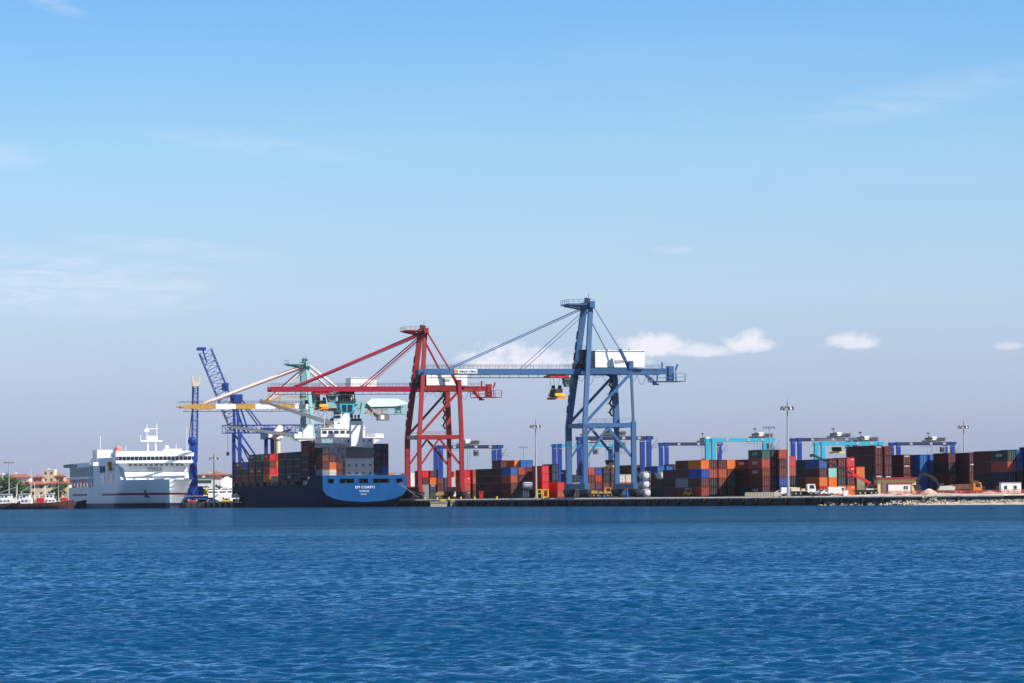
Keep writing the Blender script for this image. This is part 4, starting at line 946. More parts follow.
# ================================================================ WHITE FERRY
def ferry():
    D = 1500; A3 = R(14); b = at(166, D, 0)
    t = thing('ferry', 'big white ferry with a dark red stripe moored bow-on at the left', 'ferry', (b.x, b.y, 0), A3)
    FW = mat('ferry_white', (.82,.83,.84), .35, wear=.2, wcol=(.50,.52,.56), wscale=.12)
    FB = mat('ferry_boot_navy', (.03,.04,.09), .5, wear=.3); FR = mat('ferry_stripe', (.28,.02,.035), .5, wear=0)
    ZL = [-1, .8, 2.0, 3.4, 5.0, 5.8, 7.5, 9.2, 10.8]
    def prof(y):
        r = []
        for i, z in enumerate(ZL):
            f = max(0, z)/10.8; yb = y + 4.5*(f-.15)*2
            k = max(0, min(1, yb/ (50-18*f))); w = 13.3*math.sin(k*math.pi/2)**(1.0-.35*f)
            if y >= 95 and z > 8.4: z = 8.4 + (z-8.4)*.05
            r.append((max(.02, w), z))
        return r
    ys = [-8.8,-7.4,-6,-4,-2,0,2,5,9,14,20,27,35,45,58,75,94.9,95,120,150,172]
    st = []
    for y in ys:
        p = prof(y); st.append((y, [(w,z) for w,z in reversed(p)]+[(-w,z) for w,z in p]))
    q = MB(); n, o = loft(q, st, lambda z, y: 1 if z < 2.0 else (2 if 4.9 < z < 5.7 and y < 60 else 0))
    q.f = [tuple(reversed(f)) for f in q.f]
    for i in range(len(st)-1): a = o+i*n; q.f.append((a, a+n, a+2*n-1, a+n-1)); q.m.append(0)
    q.f.append(tuple(range(o+(len(st)-1)*n, o+len(st)*n))[::-1]); q.m.append(0)
    # bulwark cap, anchor, stripe aft
    q.box(-13.36,-13.2,118,160,5.1,5.8,2)
    q.build('hull', [FW, FB, FR], t)
    q = MB(); q.beam((-7.6,2.5,6.8),(-6.9,1.2,4.4),.5,.5); q.beam((-8.0,1.4,4.6),(-6.1,1.0,4.2),.5,.6); q.build('anchor', M['dark'], t)
    # superstructure
    q = MB()
    q.add([(-11.4,24,10.8),(10.6,24,10.8),(11.6,26.5,17.2),(-12.4,26.5,17.2),(-11.4,60,10.8),(10.6,60,10.8),(11.6,60,17.2),(-12.4,60,17.2)],[(0,3,2,1)[::-1],(4,5,6,7),(0,1,5,4)[::-1],(1,2,6,5),(2,3,7,6),(3,0,4,7)],0)
    q.f[-6] = q.f[-6]
    q.box(-13.25,13.0,40,100,8.4,17.0,0); q.box(-13.2,12.8,40,86,17.0,19.8,0)
    q.extx([(24.5,10.8),(60,10.8),(60,17),(33,17)], -13.25, -11.5, 0); q.extx([(24.5,10.8),(60,10.8),(60,17),(33,17)], 11.6, 13.0, 0)
    for k in range(10): q.box(-13.32,-13.24,42+k*5.4,44+k*5.4,14.6,15.6,1)
    for (y0,y1) in ((46,54),(68,78)): q.box(-13.34,-13.24,y0,y1,9.6,13.2,1)
    for k in range(11): q.box(-10+k*2,-9.1+k*2,24.9,26.4,16.2,16.75,1)
    q.box(-11.6,-1,22.4,24,10.7,11.4,0); q.box(3,10.4,22.4,24,10.7,11.4,0)
    q.build('superstructure', [FW, M['glass']], t)
    q = MB()
    q.box(-15.4,14.2,23,33,17.2,18.2,0); q.extr([(-15.4,17.2),(-11,17.2),(-12.6,15.4)], 24, 30, 0); q.extr([(14.2,17.2),(11.6,15.6),(10,17.2)], 24, 30, 0)
    q.box(-15.0,13.8,23.6,33,18.2,19.7,1); q.box(-15.6,14.4,22.4,36,19.7,21.2,0); q.box(-14.9,13.7,23,35.5,21.2,21.7,0)
    for k in range(19): q.box(-14.6+k*1.56,-14.36+k*1.56,23.5,23.6,18.2,19.7,0)
    q.build('bridge', [FW, M['glass']], t)
    q = MB()
    for x in (-2.2,1.0): q.beam((x,30,21.6),(x*.8,30,27.5),.35,.5)
    q.box(-4.8,3.4,29.2,31.0,25.5,25.9); q.box(-2.6,1.6,29.5,30.5,25.9,27.6); q.beam((-2.4,30,27.5),(-2.4,30,32),.2,.2); q.beam((1.4,30,27.5),(1.4,30,32.4),.2,.2); q.beam((-2.8,30,30.4),(1.8,30,30.4),.25,.25); q.box(-3.4,-1.6,29.7,30.3,29.2,30.2); q.beam((-4.8,30,25.6),(-4.8,30,28),.2,.2)
    q.build('radar_mast', M['white'], t)
    q = MB(); q.ball((-13,34,22.6),1.5,10,sq=(1,1,.9)); q.box(-14.4,-11.6,32,36,21.6,22.4); q.build('satellite_dome', mat('faded_red_dome', (.62,.20,.16), .5), t)
    q = MB(); q.box(4,11,30,34,21.7,22.6); q.ball((5.5,32,23.2),.9,8); q.tube((9,31,22.6),(9,31,24.6),.1,n=5); q.build('roof_equipment', M['white'], t); q = MB(); q.tube((13,30,21.7),(13,30,31),.09,n=5); q.build('antenna', M['white'], t); q = MB(); q.tube((-10,34,21.7),(-10,34,24),.1,n=5); q.build('antenna', M['white'], t)
    for y in (52,): 
        q = MB(); q.ball((-13.9,y,17.3),1.0,10,sq=(.8,2.2,.8)); q.box(-14.4,-13.2,y-2.2,y-1.8,14.6,18); q.build('lifeboat', M['orange'], t)
    for y0 in (47, 55):
        q = MB(); q.box(-13.38,-13.26,y0+20,y0+26,14.0,16.6); q.build('side_opening', M['dark'], t)
    # aft deckhouse
    q = MB(); q.box(-13.2,12.8,100,172,16.6,18.4,0); q.box(-14.2,13.6,150,182,16.9,18.2,2); q.box(-12.8,12.4,101,170,12.8,16.6,1); q.box(-13.2,12.8,100,172,11.9,12.8,0); q.box(-9,9,102,140,18.4,20.2,0)
    for k in range(14): q.box(-13.25,-12.9,101+k*5.2,101.5+k*5.2,12.8,16.6,0)
    for k in range(8):
        for x in (-12.4,11.8): q.box(x,x+.6,101+k*9.6,102.4+k*9.6,8.4,11.9,0)
    q.build('aft_deckhouse', [FW, M['window'], M['grey']], t)
    q = MB(); q.box(-9,-3,118,132,20.2,23.5); q.tube((-13.9,104,8),(-13.9,104,18),.3,n=6); q.tube((-11.5,92,17),(-11.5,92,28.5),.12,n=5); q.build('funnel_casing', FW, t)
    q = MB(); text_mesh(q, 'FORZA', 2.1, (-2.9,24.75,14.2), width=5.4, xd=(1,0,0), yd=(0,.36,.93), depth=.06); q.build('ship_name', M['dark'], t)
ferry()
# ================================================================ FISHING BOATS AND PIER, LEFT
def boat(label, px, D, L, heading, hull=(.04,.03,.035), stripe=None, house=(.35,.6), mast=9, hh=2.2, cab=3.0, extra=None):
    b = at(px, D, 0); t = thing('fishing_boat', label, 'boat', (b.x,b.y,0), heading, 'fishing boats moored at the far left')
    hm_ = mat('boat_hull_paint', hull, .5, wear=.5, wcol=(.22,.07,.05), wscale=.6); q = MB(); w = L*.13
    st = []
    for i in range(13):
        x = -L/2+L*i/12; k = i/12; ww = w*(1-max(0,(k-.55)/.45)**2.2)*(.85 if i==0 else 1); sh = hh+1.3*k**3
        st.append((x, [(ww,sh),(ww*.97,sh*.5),(ww*.75,-.4),(-ww*.75,-.4),(-ww*.97,sh*.5),(-ww,sh)]))
    vs = []
    for x, p in st: vs += [(x, a, z) for a, z in p]
    fs = []
    for i in range(12):
        for j in range(5): a = i*6+j; fs.append((a,a+6,a+7,a+1))
        fs.append((i*6,i*6+5,i*6+11,i*6+6))
    fs.append((0,1,2,3,4,5)); fs.append(tuple(range(72,78))[::-1]); q.add(vs, fs, 0)
    q.rail((-L/2+.4,w*.8,hh),(L*.2,w*.97,hh),.8,1.5,.06,1); q.build('hull', [hm_, M['white']], t)
    x0 = -L/2+L*house[0]; x1 = -L/2+L*house[1]
    q = MB(); q.box(x0,x1,-w*.6,w*.6,hh-.1,hh+cab*.6,0); q.box(x0+.6,x1-.8,-w*.5,w*.5,hh+cab*.6,hh+cab+.6,0); q.box(x0+.3,x1-.4,-w*.6,w*.6,hh+cab+.6,hh+cab+.75,0)
    n = max(2,int((x1-x0)/1.4))
    for k in range(n): q.box(x0+.5+k*1.35,x0+1.3+k*1.35,-w*.6-.04,-w*.6,hh+.7,hh+1.3,1); 
    for k in range(max(1,n-1)): q.box(x0+1+k*1.35,x0+1.8+k*1.35,-w*.5-.04,-w*.5,hh+cab*.6+.5,hh+cab*.6+1.2,1)
    q.build('wheelhouse', [M['white'], M['window']], t)
    q = MB(); xm = x1+1; q.tube((xm,0,hh),(xm,0,hh+mast),.14,.06,n=6); q.tube((xm,0,hh+1.5),(xm+mast*.5,0,hh+mast*.55),.1,n=6); q.tube((x0,0,hh),(x0,0,hh+mast*.6),.1,n=6); q.tube((xm,0,hh+mast*.9),(x0,0,hh+mast*.6),.04,n=4); q.beam((x0-1.8,-w*.5,hh),(x0-1.8,0,hh+3.4),.18,.18); q.beam((x0-1.8,w*.5,hh),(x0-1.8,0,hh+3.4),.18,.18); q.build('mast', M['white'], t)
    if extra:
        q = MB(); q.box(x1+2,x1+4.6,-1.1,1.1,hh,hh+2.1); q.build('deck_cargo', M[extra], t)
boat('white-cabined dark fishing boat moored leftmost by the trees', 8, 1530, 22, R(2), mast=7)
boat('fishing boat with broad white wheelhouse, second from the left', 24, 1538, 17, R(6), hull=(.03,.03,.05), mast=13.5, hh=1.9)
boat('rusty dark trawler with red cargo box and white derricks', 44, 1525, 23, R(-3), hull=(.05,.02,.02), house=(.12,.3), mast=8, extra='redpaint')
boat('dark low boat with red box tucked behind the ferry stern', 63, 1545, 18, R(4), hull=(.035,.03,.04), house=(.1,.35), mast=7, extra='redpaint')
# pier piles between the ships
q = MB(); a0 = at(165, 1543, 0); 
for k in range(12):
    p = at(168+k*5.8, 1542, 0); q = MB(); q.tube((0,0,-3),(0,0,2.3),.42,n=8); o = q.build('pier_pile', M['concrete']); o.location = (p.x, p.y, 0); tag(o, 'pale concrete pile in the row below the quay between ferry and container ship', 'pile', 'piles of the far quay')
# ================================================================ CITY AND TREES ON THE FAR BANK
def building(label, x0, x1, ytop, D, wall, roof, floors, depth=14, cols=None, hip=1.6, zb=2.2, cat='building', winw=1.3, winh=1.5):
    a = at(x0, D, zb); b_ = at(x1, D, zb); w = b_.x-a.x; zt = zof((x0+x1)/2, ytop, D)-zb
    t = thing('building', label, cat, a, 0, None)
    he = zt-hip
    q = MB(); q.box(0,w,0,depth,0,he,0); q.box(-.1,w+.1,-.1,depth+.1,he*.36,he*.36+.25,0); q.build('wall', wall, t)
    q = MB()
    if hip > 0:
        q.add([(-.6,-.6,he),(w+.6,-.6,he),(w+.6,depth+.6,he),(-.6,depth+.6,he),(min(3,w/3),depth/2,zt),(w-min(3,w/3),depth/2,zt)],[(0,3,2,1),(0,1,5,4),(1,2,5),(2,3,4,5),(3,0,4)],0)
        q.beam((-.6,-.65,he),(w+.6,-.65,he),.3,.35)
    else:
        q.box(-.2,w+.2,-.2,depth+.2,he,he+.6)
    rf = q.build('roof', roof, t)
    q = MB(); q.box(w*.3,w*.3+1.2,depth*.5,depth*.5+1.2,he,zt+1.4); q.build('chimney', wall, rf)
    n = cols or max(2, int(w/4.2)); q = MB(); q.box(0,winw,-.12,.04,0,winh,0); wm = q.mesh('window', [M['window']])
    for f in range(floors):
        for k in range(n):
            o = bpy.data.objects.new('window', wm); C.objects.link(o); o.parent = t
            o.location = ((k+.5)*w/n-winw/2, 0, (f+.42)*he/floors)
    return t
building('long white-topped building with a maroon roof behind the dark trees', 7, 29.5, 474, 2750, M['whitewall'], M['tile'], 3, hip=2.5)
building('long cream building with terracotta eaves just right of the dark trees', 15, 45, 481.5, 2350, M['cream'], M['tile'], 3, hip=1.8)
building('tall cream block standing highest on the left skyline', 43, 54.5, 470.5, 2700, M['cream'], M['whitewall'], 5, hip=0)
building('reddish brown block right of the tall cream block', 54.5, 64, 474, 2650, M['pinkwall'], M['tile'], 4)
building('long cream building with a terracotta roof beside the ferry stern', 45.6, 69, 481, 2330, M['cream'], M['tile'], 3)
building('red-roofed building seen under the ferry aft deckhouse', 70, 96, 477, 2500, M['pinkwall'], M['tile'], 4)
building('small maroon house on the skyline left of the tall cream block', 33, 42.5, 475, 2640, M['pinkwall'], M['tile'], 3)
building('white flat-roofed building cut by the left edge of view', -8, 2.5, 474.5, 2600, M['whitewall'], M['whitewall'], 4, hip=0)
building('long sandy building with pinnacles above the quay between the ships', 196, 236, 473.5, 2300, M['cream'], M['tile'], 4, hip=1.0)
building('white low building with dark window bands in front of the sandy one', 197, 212, 478.5, 2050, M['whitewall'], M['grey'], 3, hip=0, cols=7)
building('pale building right of the crane jib at the ferry bow', 184, 195.5, 484, 2120, M['whitewall'], M['tile'], 2)
building('pinkish low house left of the mobile crane tower', 178, 188, 481, 2250, M['pinkwall'], M['tile'], 3)
building('pale far building low on the skyline behind the dark trees', 1, 14, 477, 3400, M['pinkwall'], M['whitewall'], 3, hip=0)
building('pale far building low on the skyline right of the white pole', 29, 41, 478.5, 3300, M['cream'], M['whitewall'], 3, hip=0)
building('pinkish far building low on the skyline touching the ferry stern', 60, 74, 478, 3350, M['pinkwall'], M['whitewall'], 3, hip=0)
building('cream far building low on the skyline left of the ferry', 64, 82, 480, 3000, M['cream'], M['tile'], 3)
building('small reddish far house above the white storage tank', 212, 222, 471.5, 2700, M['pinkwall'], M['tile'], 4)
# pinnacles on the sandy building belong to it: small posts on the roof
# white silo
b = at(215, 1980, 2.2); t = thing('storage_tank', 'round white storage tank beside a white gabled shed between the ships', 'storage tank', b)
q = MB(); q.tube((5.5,5,0),(5.5,5,10.5),4,n=20); q.tube((5.5,5,10.5),(5.5,5,12.3),4,.4,n=20); q.build('tank', M['white'], t)
b = at(211.5, 1975, 2.2); t = thing('shed', 'narrow white shed with a terracotta roof touching the round white tank', 'shed', b)
q = MB(); q.box(0,5,0,8,0,11.5); q.build('wall', M['whitewall'], t); q = MB(); q.extr([(-.5,11.5),(5.5,11.5),(2.5,12.8)],-.3,8.3); q.build('roof', M['tile'], t)
q = MB(); q.box(2,3,-.05,.02,7,8.4); q.build('window', M['window'], t)
def tree(label, px, D, h, r, z0=1.9, seed=0, group=None, leafn=1500):
    rnd = random.Random(seed); b = at(px, D, z0); t = thing('tree', label, 'tree', b, 0, group)
    q = MB(); q.tube((0,0,0),(0,0,h*.45),.35,.22,n=7)
    limbs = []
    for k in range(7):
        a = rnd.uniform(0,6.28); e = Vector((math.cos(a)*r*.6, math.sin(a)*r*.6, h*rnd.uniform(.5,.85))); s0 = Vector((0,0,h*rnd.uniform(.2,.42))); q.tube(s0, e, .14,.05,n=5); limbs.append(e)
    q.build('trunk', M['bark'], t)
    q = MB(); cl = [(e+Vector((rnd.uniform(-1,1),rnd.uniform(-1,1),rnd.uniform(-.5,1.2))), r*rnd.uniform(.3,.5)) for e in limbs] + [(Vector((0,0,h*.72)), r*.62), (Vector((0,0,h*.9)), r*.35)] + [(Vector((rnd.uniform(-.7,.7)*r, rnd.uniform(-.7,.7)*r, h*rnd.uniform(.28,.55))), r*.35) for _ in range(6)]
    for _ in range(leafn):
        c, cr = rnd.choice(cl); d = Vector((rnd.gauss(0,1),rnd.gauss(0,1),rnd.gauss(0,1))).normalized(); p = c + d*cr*rnd.uniform(.6,1.1)
        n1 = Vector((rnd.gauss(0,1),rnd.gauss(0,1),rnd.gauss(0,1))).normalized(); n2 = n1.cross(d).normalized(); s_ = rnd.uniform(.18,.42)
        q.add([p-n1*s_-n2*s_*.5, p+n1*s_-n2*s_*.5, p+n1*s_*.6+n2*s_*.7, p-n1*s_*.6+n2*s_*.7],[(0,1,2,3)])
    q.build('crown', M['leaf'], t)
for i,(px,D,h,r,lab) in enumerate([(1.5,1790,12.5,5.5,'dark green tree cut by the left edge of the photo'),(7,1800,13.5,5.0,'tallest dark green tree just left of the crossbar lamp mast'),(12.5,1785,12,4.6,'dark green tree just right of the crossbar lamp mast'),(17,1795,9.8,3.6,'smaller dark green tree closing the clump on its right'),
    (26.5,1900,11.5,3.4,'grey-green thin tree in front of the long cream building'),(61,1900,12,3.2,'thin tree in front of the cream building beside the ferry'),(57.5,1905,9,2.6,'smaller thin tree left of the one beside the ferry'),
    (204,1900,7,4,'low dark green tree in front of the white low building'),(219,1890,7.5,3.6,'low dark green tree in front of the white storage tank'),(226,1880,6.5,3.5,'low dark green tree near the container ship bow')]):
    tree(lab, px, D, h, r, seed=i+5, group=None, leafn=1700 if i < 4 else (600 if i < 7 else 900))
# ================================================================ VEHICLES
def wheels(t, xs, W, r, y0=0):
    for x in xs:
        for y in (0, W):
            q = MB(); q.tube((x,y-.14,r),(x,y+.14,r),r,n=14,m=0); q.tube((x,y-.16,r),(x,y+.16,r),r*.5,n=10,m=1); q.build('wheel', [M['black'], M['lgrey']], t)
def car(label, px, D, z, paint, heading=0.0, kind='car', group='cars and vans parked in the port'):
    b = at(px, D, z); t = thing('parked_van' if kind=='van' else 'parked_car', label, kind, b, heading, group); W_ = 1.75
    if kind == 'car': pr = [(0,.35),(4.2,.35),(4.2,.85),(3.3,.98),(2.7,1.42),(1.2,1.45),(.45,.98),(0,.9)]; gl = [(1.0,.98),(3.0,.98),(2.6,1.36),(1.3,1.38)]; L_=4.2
    else: pr = [(0,.4),(5.4,.4),(5.4,1.05),(4.8,1.25),(4.2,2.15),(0,2.2)]; gl = [(3.6,1.2),(4.6,1.25),(4.1,1.95),(3.6,1.95)]; L_=5.4
    q = MB(); q.extr(pr, 0, W_, 0); q.build('body', paint, t)
    q = MB(); q.extr(gl, -.02, W_+.02, 0); q.build('window', M['glass'], t)
    wheels(t, (.85, L_-.85), W_, .33)
    for y in (.25, W_-.25): q = MB(); q.box(L_-.02,L_+.03,y-.15,y+.15,.65,.8); q.build('headlight', M['white'], t)
def lorry(label, px, D, z, cabp, bedp, heading=0.0, L_=8.5, bed='dump', name='lorry', cat='lorry', group=None, k=1.0):
    b = at(px, D, z); t = thing(name, label, cat, b, heading, group); W_ = 2.4
    q = MB(); q.box(0,L_,.7,W_-.7,.7,1.05); wh = (1.2,2.5,L_-1.3); q.build('chassis', M['dark'], t)
    q = MB(); c0 = L_-2.2; q.extr([(c0,.75),(L_+.1,.75),(L_+.1,1.7),(L_-.15,3.0),(c0,3.05)], 0, W_, 0); cb = q.build('cab', cabp, t)
    q = MB(); q.extr([(c0+.6,1.8),(L_-.25,1.8),(L_-.45,2.75),(c0+.6,2.75)],-.03,W_+.03); q.box(L_+.0,L_+.13,.25,W_-.25,1.75,2.6); q.build('window', M['glass'], cb)
    q = MB()
    if bed == 'dump': q.extr([(0,1.2),(c0-.3,1.2),(c0-.1,2.6),(.2,2.5),(-.3,2.3)],0,W_); [q.box(.6+i*1.1,.75+i*1.1,-.06,0,1.2,2.5) for i in range(5)]; q.beam((c0-.3,0,2.7),(c0+1.4,0,3.4),.1,.1); q.box(c0-.4,c0+1.2,0,W_,2.7,3.45)
    elif bed == 'flat': q.box(-.2,c0-.2,0,W_,1.1,1.3); q.box(0,2.4,.2,W_-.2,1.3,2.1); q.box(3,c0-.6,.2,W_-.2,1.3,1.8)
    elif bed == 'box': q.box(-.2,c0-.15,0,W_,1.1,3.5)
    q.build('load_bed', bedp, t)
    wheels(t, wh, W_, .5)
BROWN = mat('rusty_brown_bed', (.16,.06,.035), .7, wear=.5, wcol=(.3,.16,.1), wscale=.8)
DG = 1075
lorry('orange dump lorry with a rusty brown bed on the sandy ground', 951.5, 1052, 2.75, M['orange'], BROWN, R(2), L_=8.0)
# excavator
def excavator():
    b = at(953, 1050, 2.75); t = thing('excavator', 'excavator with a black arched boom and pale body left of the orange lorry', 'excavator', b, R(3))
    q = MB()
    for y in (0,2.4): q.extr([(-3.6,.1),(-.2,.1),(.1,.5),(-.2,.9),(-3.6,.9),(-3.9,.5)],y,y+.55)
    q.build('track', M['black'], t)
    q = MB(); q.extr([(-3.9,1.0),(.6,1.0),(.6,1.9),(-.6,2.2),(-3.4,2.1)],.1,2.8); q.build('body', mat('pale_excavator_paint', (.50,.48,.42), .5), t)
    q = MB(); q.extr([(-3.7,1.2),(-2.3,1.2),(-2.3,2.9),(-3.4,2.9),(-3.8,2.1)],.2,1.2,0); q.extr([(-3.6,1.9),(-2.5,1.9),(-2.5,2.7),(-3.3,2.7)],.15,1.25,1); q.build('cab', [M['dark'], M['glass']], t)
    q = MB(); pts = [(-3.0,1.4),(-3.9,3.3),(-5.2,4.6),(-6.8,5.2),(-8.3,5.1)]
    for i,(a_,c_) in enumerate(zip(pts[:-1],pts[1:])): q.beam((a_[0],1.8,a_[1]),(c_[0],1.8,c_[1]),.5,[.8,.95,.8,.6][i])
    q.build('boom', M['black'], t)
    q = MB(); q.beam((-8.2,1.8,5.3),(-9.2,1.8,2.5),.4,.5); q.tube((-7,1.8,5.6),(-8.6,1.8,5.0),.12,n=6); q.build('stick', M['dark'], t)
    q = MB(); q.extr([(-10.2,2.4),(-8.6,2.6),(-8.0,1.6),(-8.5,.7),(-9.6,.8)],1.0,2.6); [q.box(-10.4+.0,-10.1,1.05+i*.38,1.2+i*.38,2.2,2.5) for i in range(4)]; q.build('bucket', M['dark'], t)
excavator()
# truck crane with a long boom
def truck_crane():
    b = at(858, 1062, 2.75); t = thing('truck_crane', 'dark truck crane with a long red and black boom raised to the left', 'mobile crane', b, R(3)); k = 1/3.76
    q = MB(); q.box(0,5.4,.2,2.5,.7,1.3,0); q.box(-1.0,0,.6,2.2,.9,1.2,0); q.build('chassis', M['dark'], t)
    q = MB(); q.extr([(2.3,1.3),(5.3,1.3),(5.3,2.3),(4.6,2.9),(2.8,2.9),(2.3,2.2)],.3,2.3,0); q.extr([(2.9,2.0),(4.9,2.0),(4.5,2.75),(3.1,2.75)],.26,2.34,1); q.box(2.2,5.4,.25,2.4,1.35,1.6,2); q.build('cab', [mat('dark_red_paint', (.22,.02,.03), .5), M['glass'], M['white']], t)
    q = MB(); q.beam((3.6,1.4,3.0),(-1.4,1.4,5.6),.7,.75,0); q.build('boom', M['redpaint'], t)
    q = MB(); q.beam((-1.2,1.4,5.5),(-11.6,1.4,10.6),.5,.55,0); q.beam((-11.3,1.4,10.6),(-12.5,1.4,10.5),.6,.8); q.tube((-12.2,1.4,10.3),(-12.2,1.4,8.8),.04,n=4); q.build('boom_extension', M['dark'], t)
    wheels(t, (.6,1.9,3.6,4.8), 2.5, .5)
    for x in (-.2,5.5): q = MB(); q.beam((x,0,1.0),(x-.3,-.7,.1),.2,.2); q.box(x-.6,x,-1.0,-.4,0,.12); q.build('outrigger', M['dark'], t)
truck_crane()
# yellow house
b = at(877.8, 1062, 2.75); t = thing('house', 'low pale yellow house with a maroon flat roof beside the truck crane', 'house', b, R(2)); s_ = 1/3.77
YW = mat('pale_yellow_render', (.66,.50,.24), .85, wear=.3, wcol=(.45,.34,.18)); MRF = mat('maroon_roof', (.22,.03,.045), .7)
q = MB(); q.box(0,10.2,0,7,0,3.95); q.build('wall', YW, t)
q = MB(); q.box(-.4,10.6,-.5,7.4,3.95,4.55); q.build('roof', MRF, t)
q = MB(); q.box(2.5,9.0,-.22,0,.0,2.9,0); q.box(2.8,8.7,-.3,-.2,.25,2.6,1); q.build('wall_panel', [MRF, M['whitewall']], t)
q = MB(); q.box(6.9,8.0,-.36,-.28,1.4,2.25,0); q.box(7.4,7.5,-.38,-.3,1.4,2.25,1); q.build('window', [M['window'], M['white']], t)
q = MB(); q.box(1.3,2.3,-.1,.05,0,2.8); q.build('door', M['grey'], t)
q = MB(); q.box(1.1,1.3,-.2,0,0,3.2); q.box(2.3,2.42,-.14,0,0,2.95); q.build('door_frame', MRF, t)
# cabins
def cabin(label, px, D, z, w, d, h, paint, rz=0, win=True):
    b = at(px, D, z); t = thing('site_cabin', label, 'cabin', b, rz)
    q = MB(); q.box(0,w,0,d,.15,h); [q.box(.2+i*.45,.23+i*.45,-.02,0,.2,h-.1) for i in range(int(w/.45)-0)]; q.build('wall', paint, t)
    q = MB(); q.box(-.1,w+.1,-.1,d+.1,h,h+.15); q.build('roof', M['lgrey'], t)
    if win:
        for x in ((.7, w*.62) if w > 3 else (.5,)): q = MB(); q.box(x,x+.8,-.06,.0,1.1,2.0); q.build('window', M['window'], t)
    q = MB(); q.box(w-.95,w-.15,-.06,0,.15,2.1); q.build('door', M['white'] , t)
cabin('white site cabin with two dark windows at the right edge', 1001.5, 1020, 2.75, 5.1, 2.4, 2.7, M['white'], R(6))
cabin('narrow white cabin box at the water edge left of truck crane', 843.2, 1062, 1.6, 1.1, 1.2, 2.5, M['white'], 0, False)
# vehicles along the shore
car('white van below the tall lamp mast', 781.5, 1083, 2.75, M['white'], R(4), 'van')
car('white car left of the white van below the mast', 774.5, 1085, 2.75, M['white'], R(4))
lorry('white lorry with a cream load bed right of the tall mast', 791.5, 1082, 2.75, M['white'], M['cream'], R(5), L_=6.6, bed='flat', group='lorries along the shore')
car('silver car among the clutter right of the white lorry', 815, 1078, 2.75, M['lgrey'], R(5))
car('white car just right of the silver car', 821, 1077, 2.75, M['white'], R(5))
car('white van left of the narrow white cabin box', 828.5, 1074, 2.75, M['white'], R(5), 'van')
car('yellow car parked beside the container ship bow', 221.5, 1590, 1.95, M['yellow'], R(4))
for i,(px,D,p,lab) in enumerate([(183,1600,'white','white van nearest the ferry bow on the far quay'),(203,1605,'white','white van right of the mobile crane on the far quay'),(213.5,1595,'white','white van at the foot of the far quay lamp mast')]): car(lab, px, D, 1.95, M[p], R(3), 'van')
for px,p,lab in [(188,'redpaint','red car left of the mobile crane on the far quay'),(208,'navy','dark blue car between two white vans on far quay')]: car(lab, px, 1592, 1.95, M[p], R(3))
def forklift(label, px, D, z, paint, k=1.0, heading=0):
    b = at(px, D, z); t = thing('forklift', label, 'forklift', b, heading, None); 
    q = MB(); q.extr([(0,.3*k),(2.6*k,.3*k),(2.6*k,1.0*k),(1.6*k,1.1*k),(.9*k,1.1*k),(.6*k,1.4*k),(0,1.4*k)],0,1.6*k); q.build('body', paint, t)
    q = MB()
    for x in (.5,2.1):
        for y in (.1,1.5): q.beam((x*k,y*k,1*k),(x*k,y*k,2.2*k),.08*k,.08*k)
    q.box(.3*k,2.3*k,0,1.6*k,2.2*k,2.32*k); q.build('overhead_guard', M['white'], t)
    q = MB(); [q.box(2.65*k,2.8*k,y*k,(y+.15)*k,.1*k,2.8*k) for y in (.4,1.1)]; q.box(2.8*k,3.9*k,.4*k,.55*k,.1*k,.18*k); q.box(2.8*k,3.9*k,1.1*k,1.25*k,.1*k,.18*k); q.build('mast', M['dark'], t)
    for x in (.5*k,2.1*k):
        for y in (0,1.6*k): q = MB(); q.tube((x,y-.12,.35*k),(x,y+.12,.35*k),.35*k,n=12); q.build('wheel', M['black'], t)
forklift('small forklift with a white roof and yellow body beside the dark stacks', 684, 1150, 2.75, M['yellow'], 1.0)
forklift('yellow forklift at the foot of the blue mobile harbour crane', 196.5, 1585, 1.95, M['yellow'], 1.6)
# terminal tractors below the blue crane
for px, lab in ((590,'orange terminal tractor with a flat trailer inside the blue crane portal'),(604,'second orange terminal tractor right inside the blue crane portal')):
    lorry(lab, px, 1255, 2.75, M['blue'] if px > 600 else M['orange'], M['ochre'], R(3), L_=6.8, bed='flat', name='terminal_tractor', cat='terminal tractor', group='terminal tractors under the blue crane')
lorry('white terminal tractor in the red crane portal', 436, 1420, 2.7, M['white'], M['ochre'], R(3), L_=7, bed='flat', name='terminal_tractor', cat='terminal tractor')
# yellow lifting frame
b = at(536, 1280, 2.75); t = thing('lifting_frame', 'yellow steel frame standing on the quay right of the lamp mast', 'steel frame', b, R(3))
q = MB()
for x in (.5,1.9,2.4,4.0):
    for y in (0,2): q.beam((x,y,0),(x,y,2.6),.26,.26)
q.beam((.4,0,2.5),(1.9,0,2.5),.26,.26); q.beam((2.3,0,2.5),(4.1,0,2.5),.3,.3); q.beam((2.3,2,2.5),(4.1,2,2.5),.3,.3); q.beam((.5,0,2.5),(.5,2,2.5),.26,.26); q.beam((4,0,2.5),(4,2,2.5),.26,.26); q.beam((0,0,1.0),(1.9,0,1.6),.2,.2)
q.beam((2.3,0,.15),(4.1,0,.15),.26,.26); q.build('frame', M['yellow'], t)
q = MB(); q.box(2.7,3.7,.5,1.5,.3,2.1); q.build('control_box', M['redpaint'], t)
# red skip
b = at(479.5, 1330, 2.75); o = MB(); o.add([(0,0,0),(1.1,0,0),(1.1,1.6,0),(0,1.6,0),(-.25,-.2,2.3),(1.35,-.2,2.3),(1.35,1.8,2.3),(-.25,1.8,2.3)],[(0,3,2,1),(0,1,5,4),(1,2,6,5),(2,3,7,6),(3,0,4,7)]); o.box(-.35,1.45,-.3,-.15,2.2,2.35); o = o.build('waste_skip', M['redpaint']); o.location = b
tag(o, 'tall red skip on the quay left of the dark container block', 'skip')
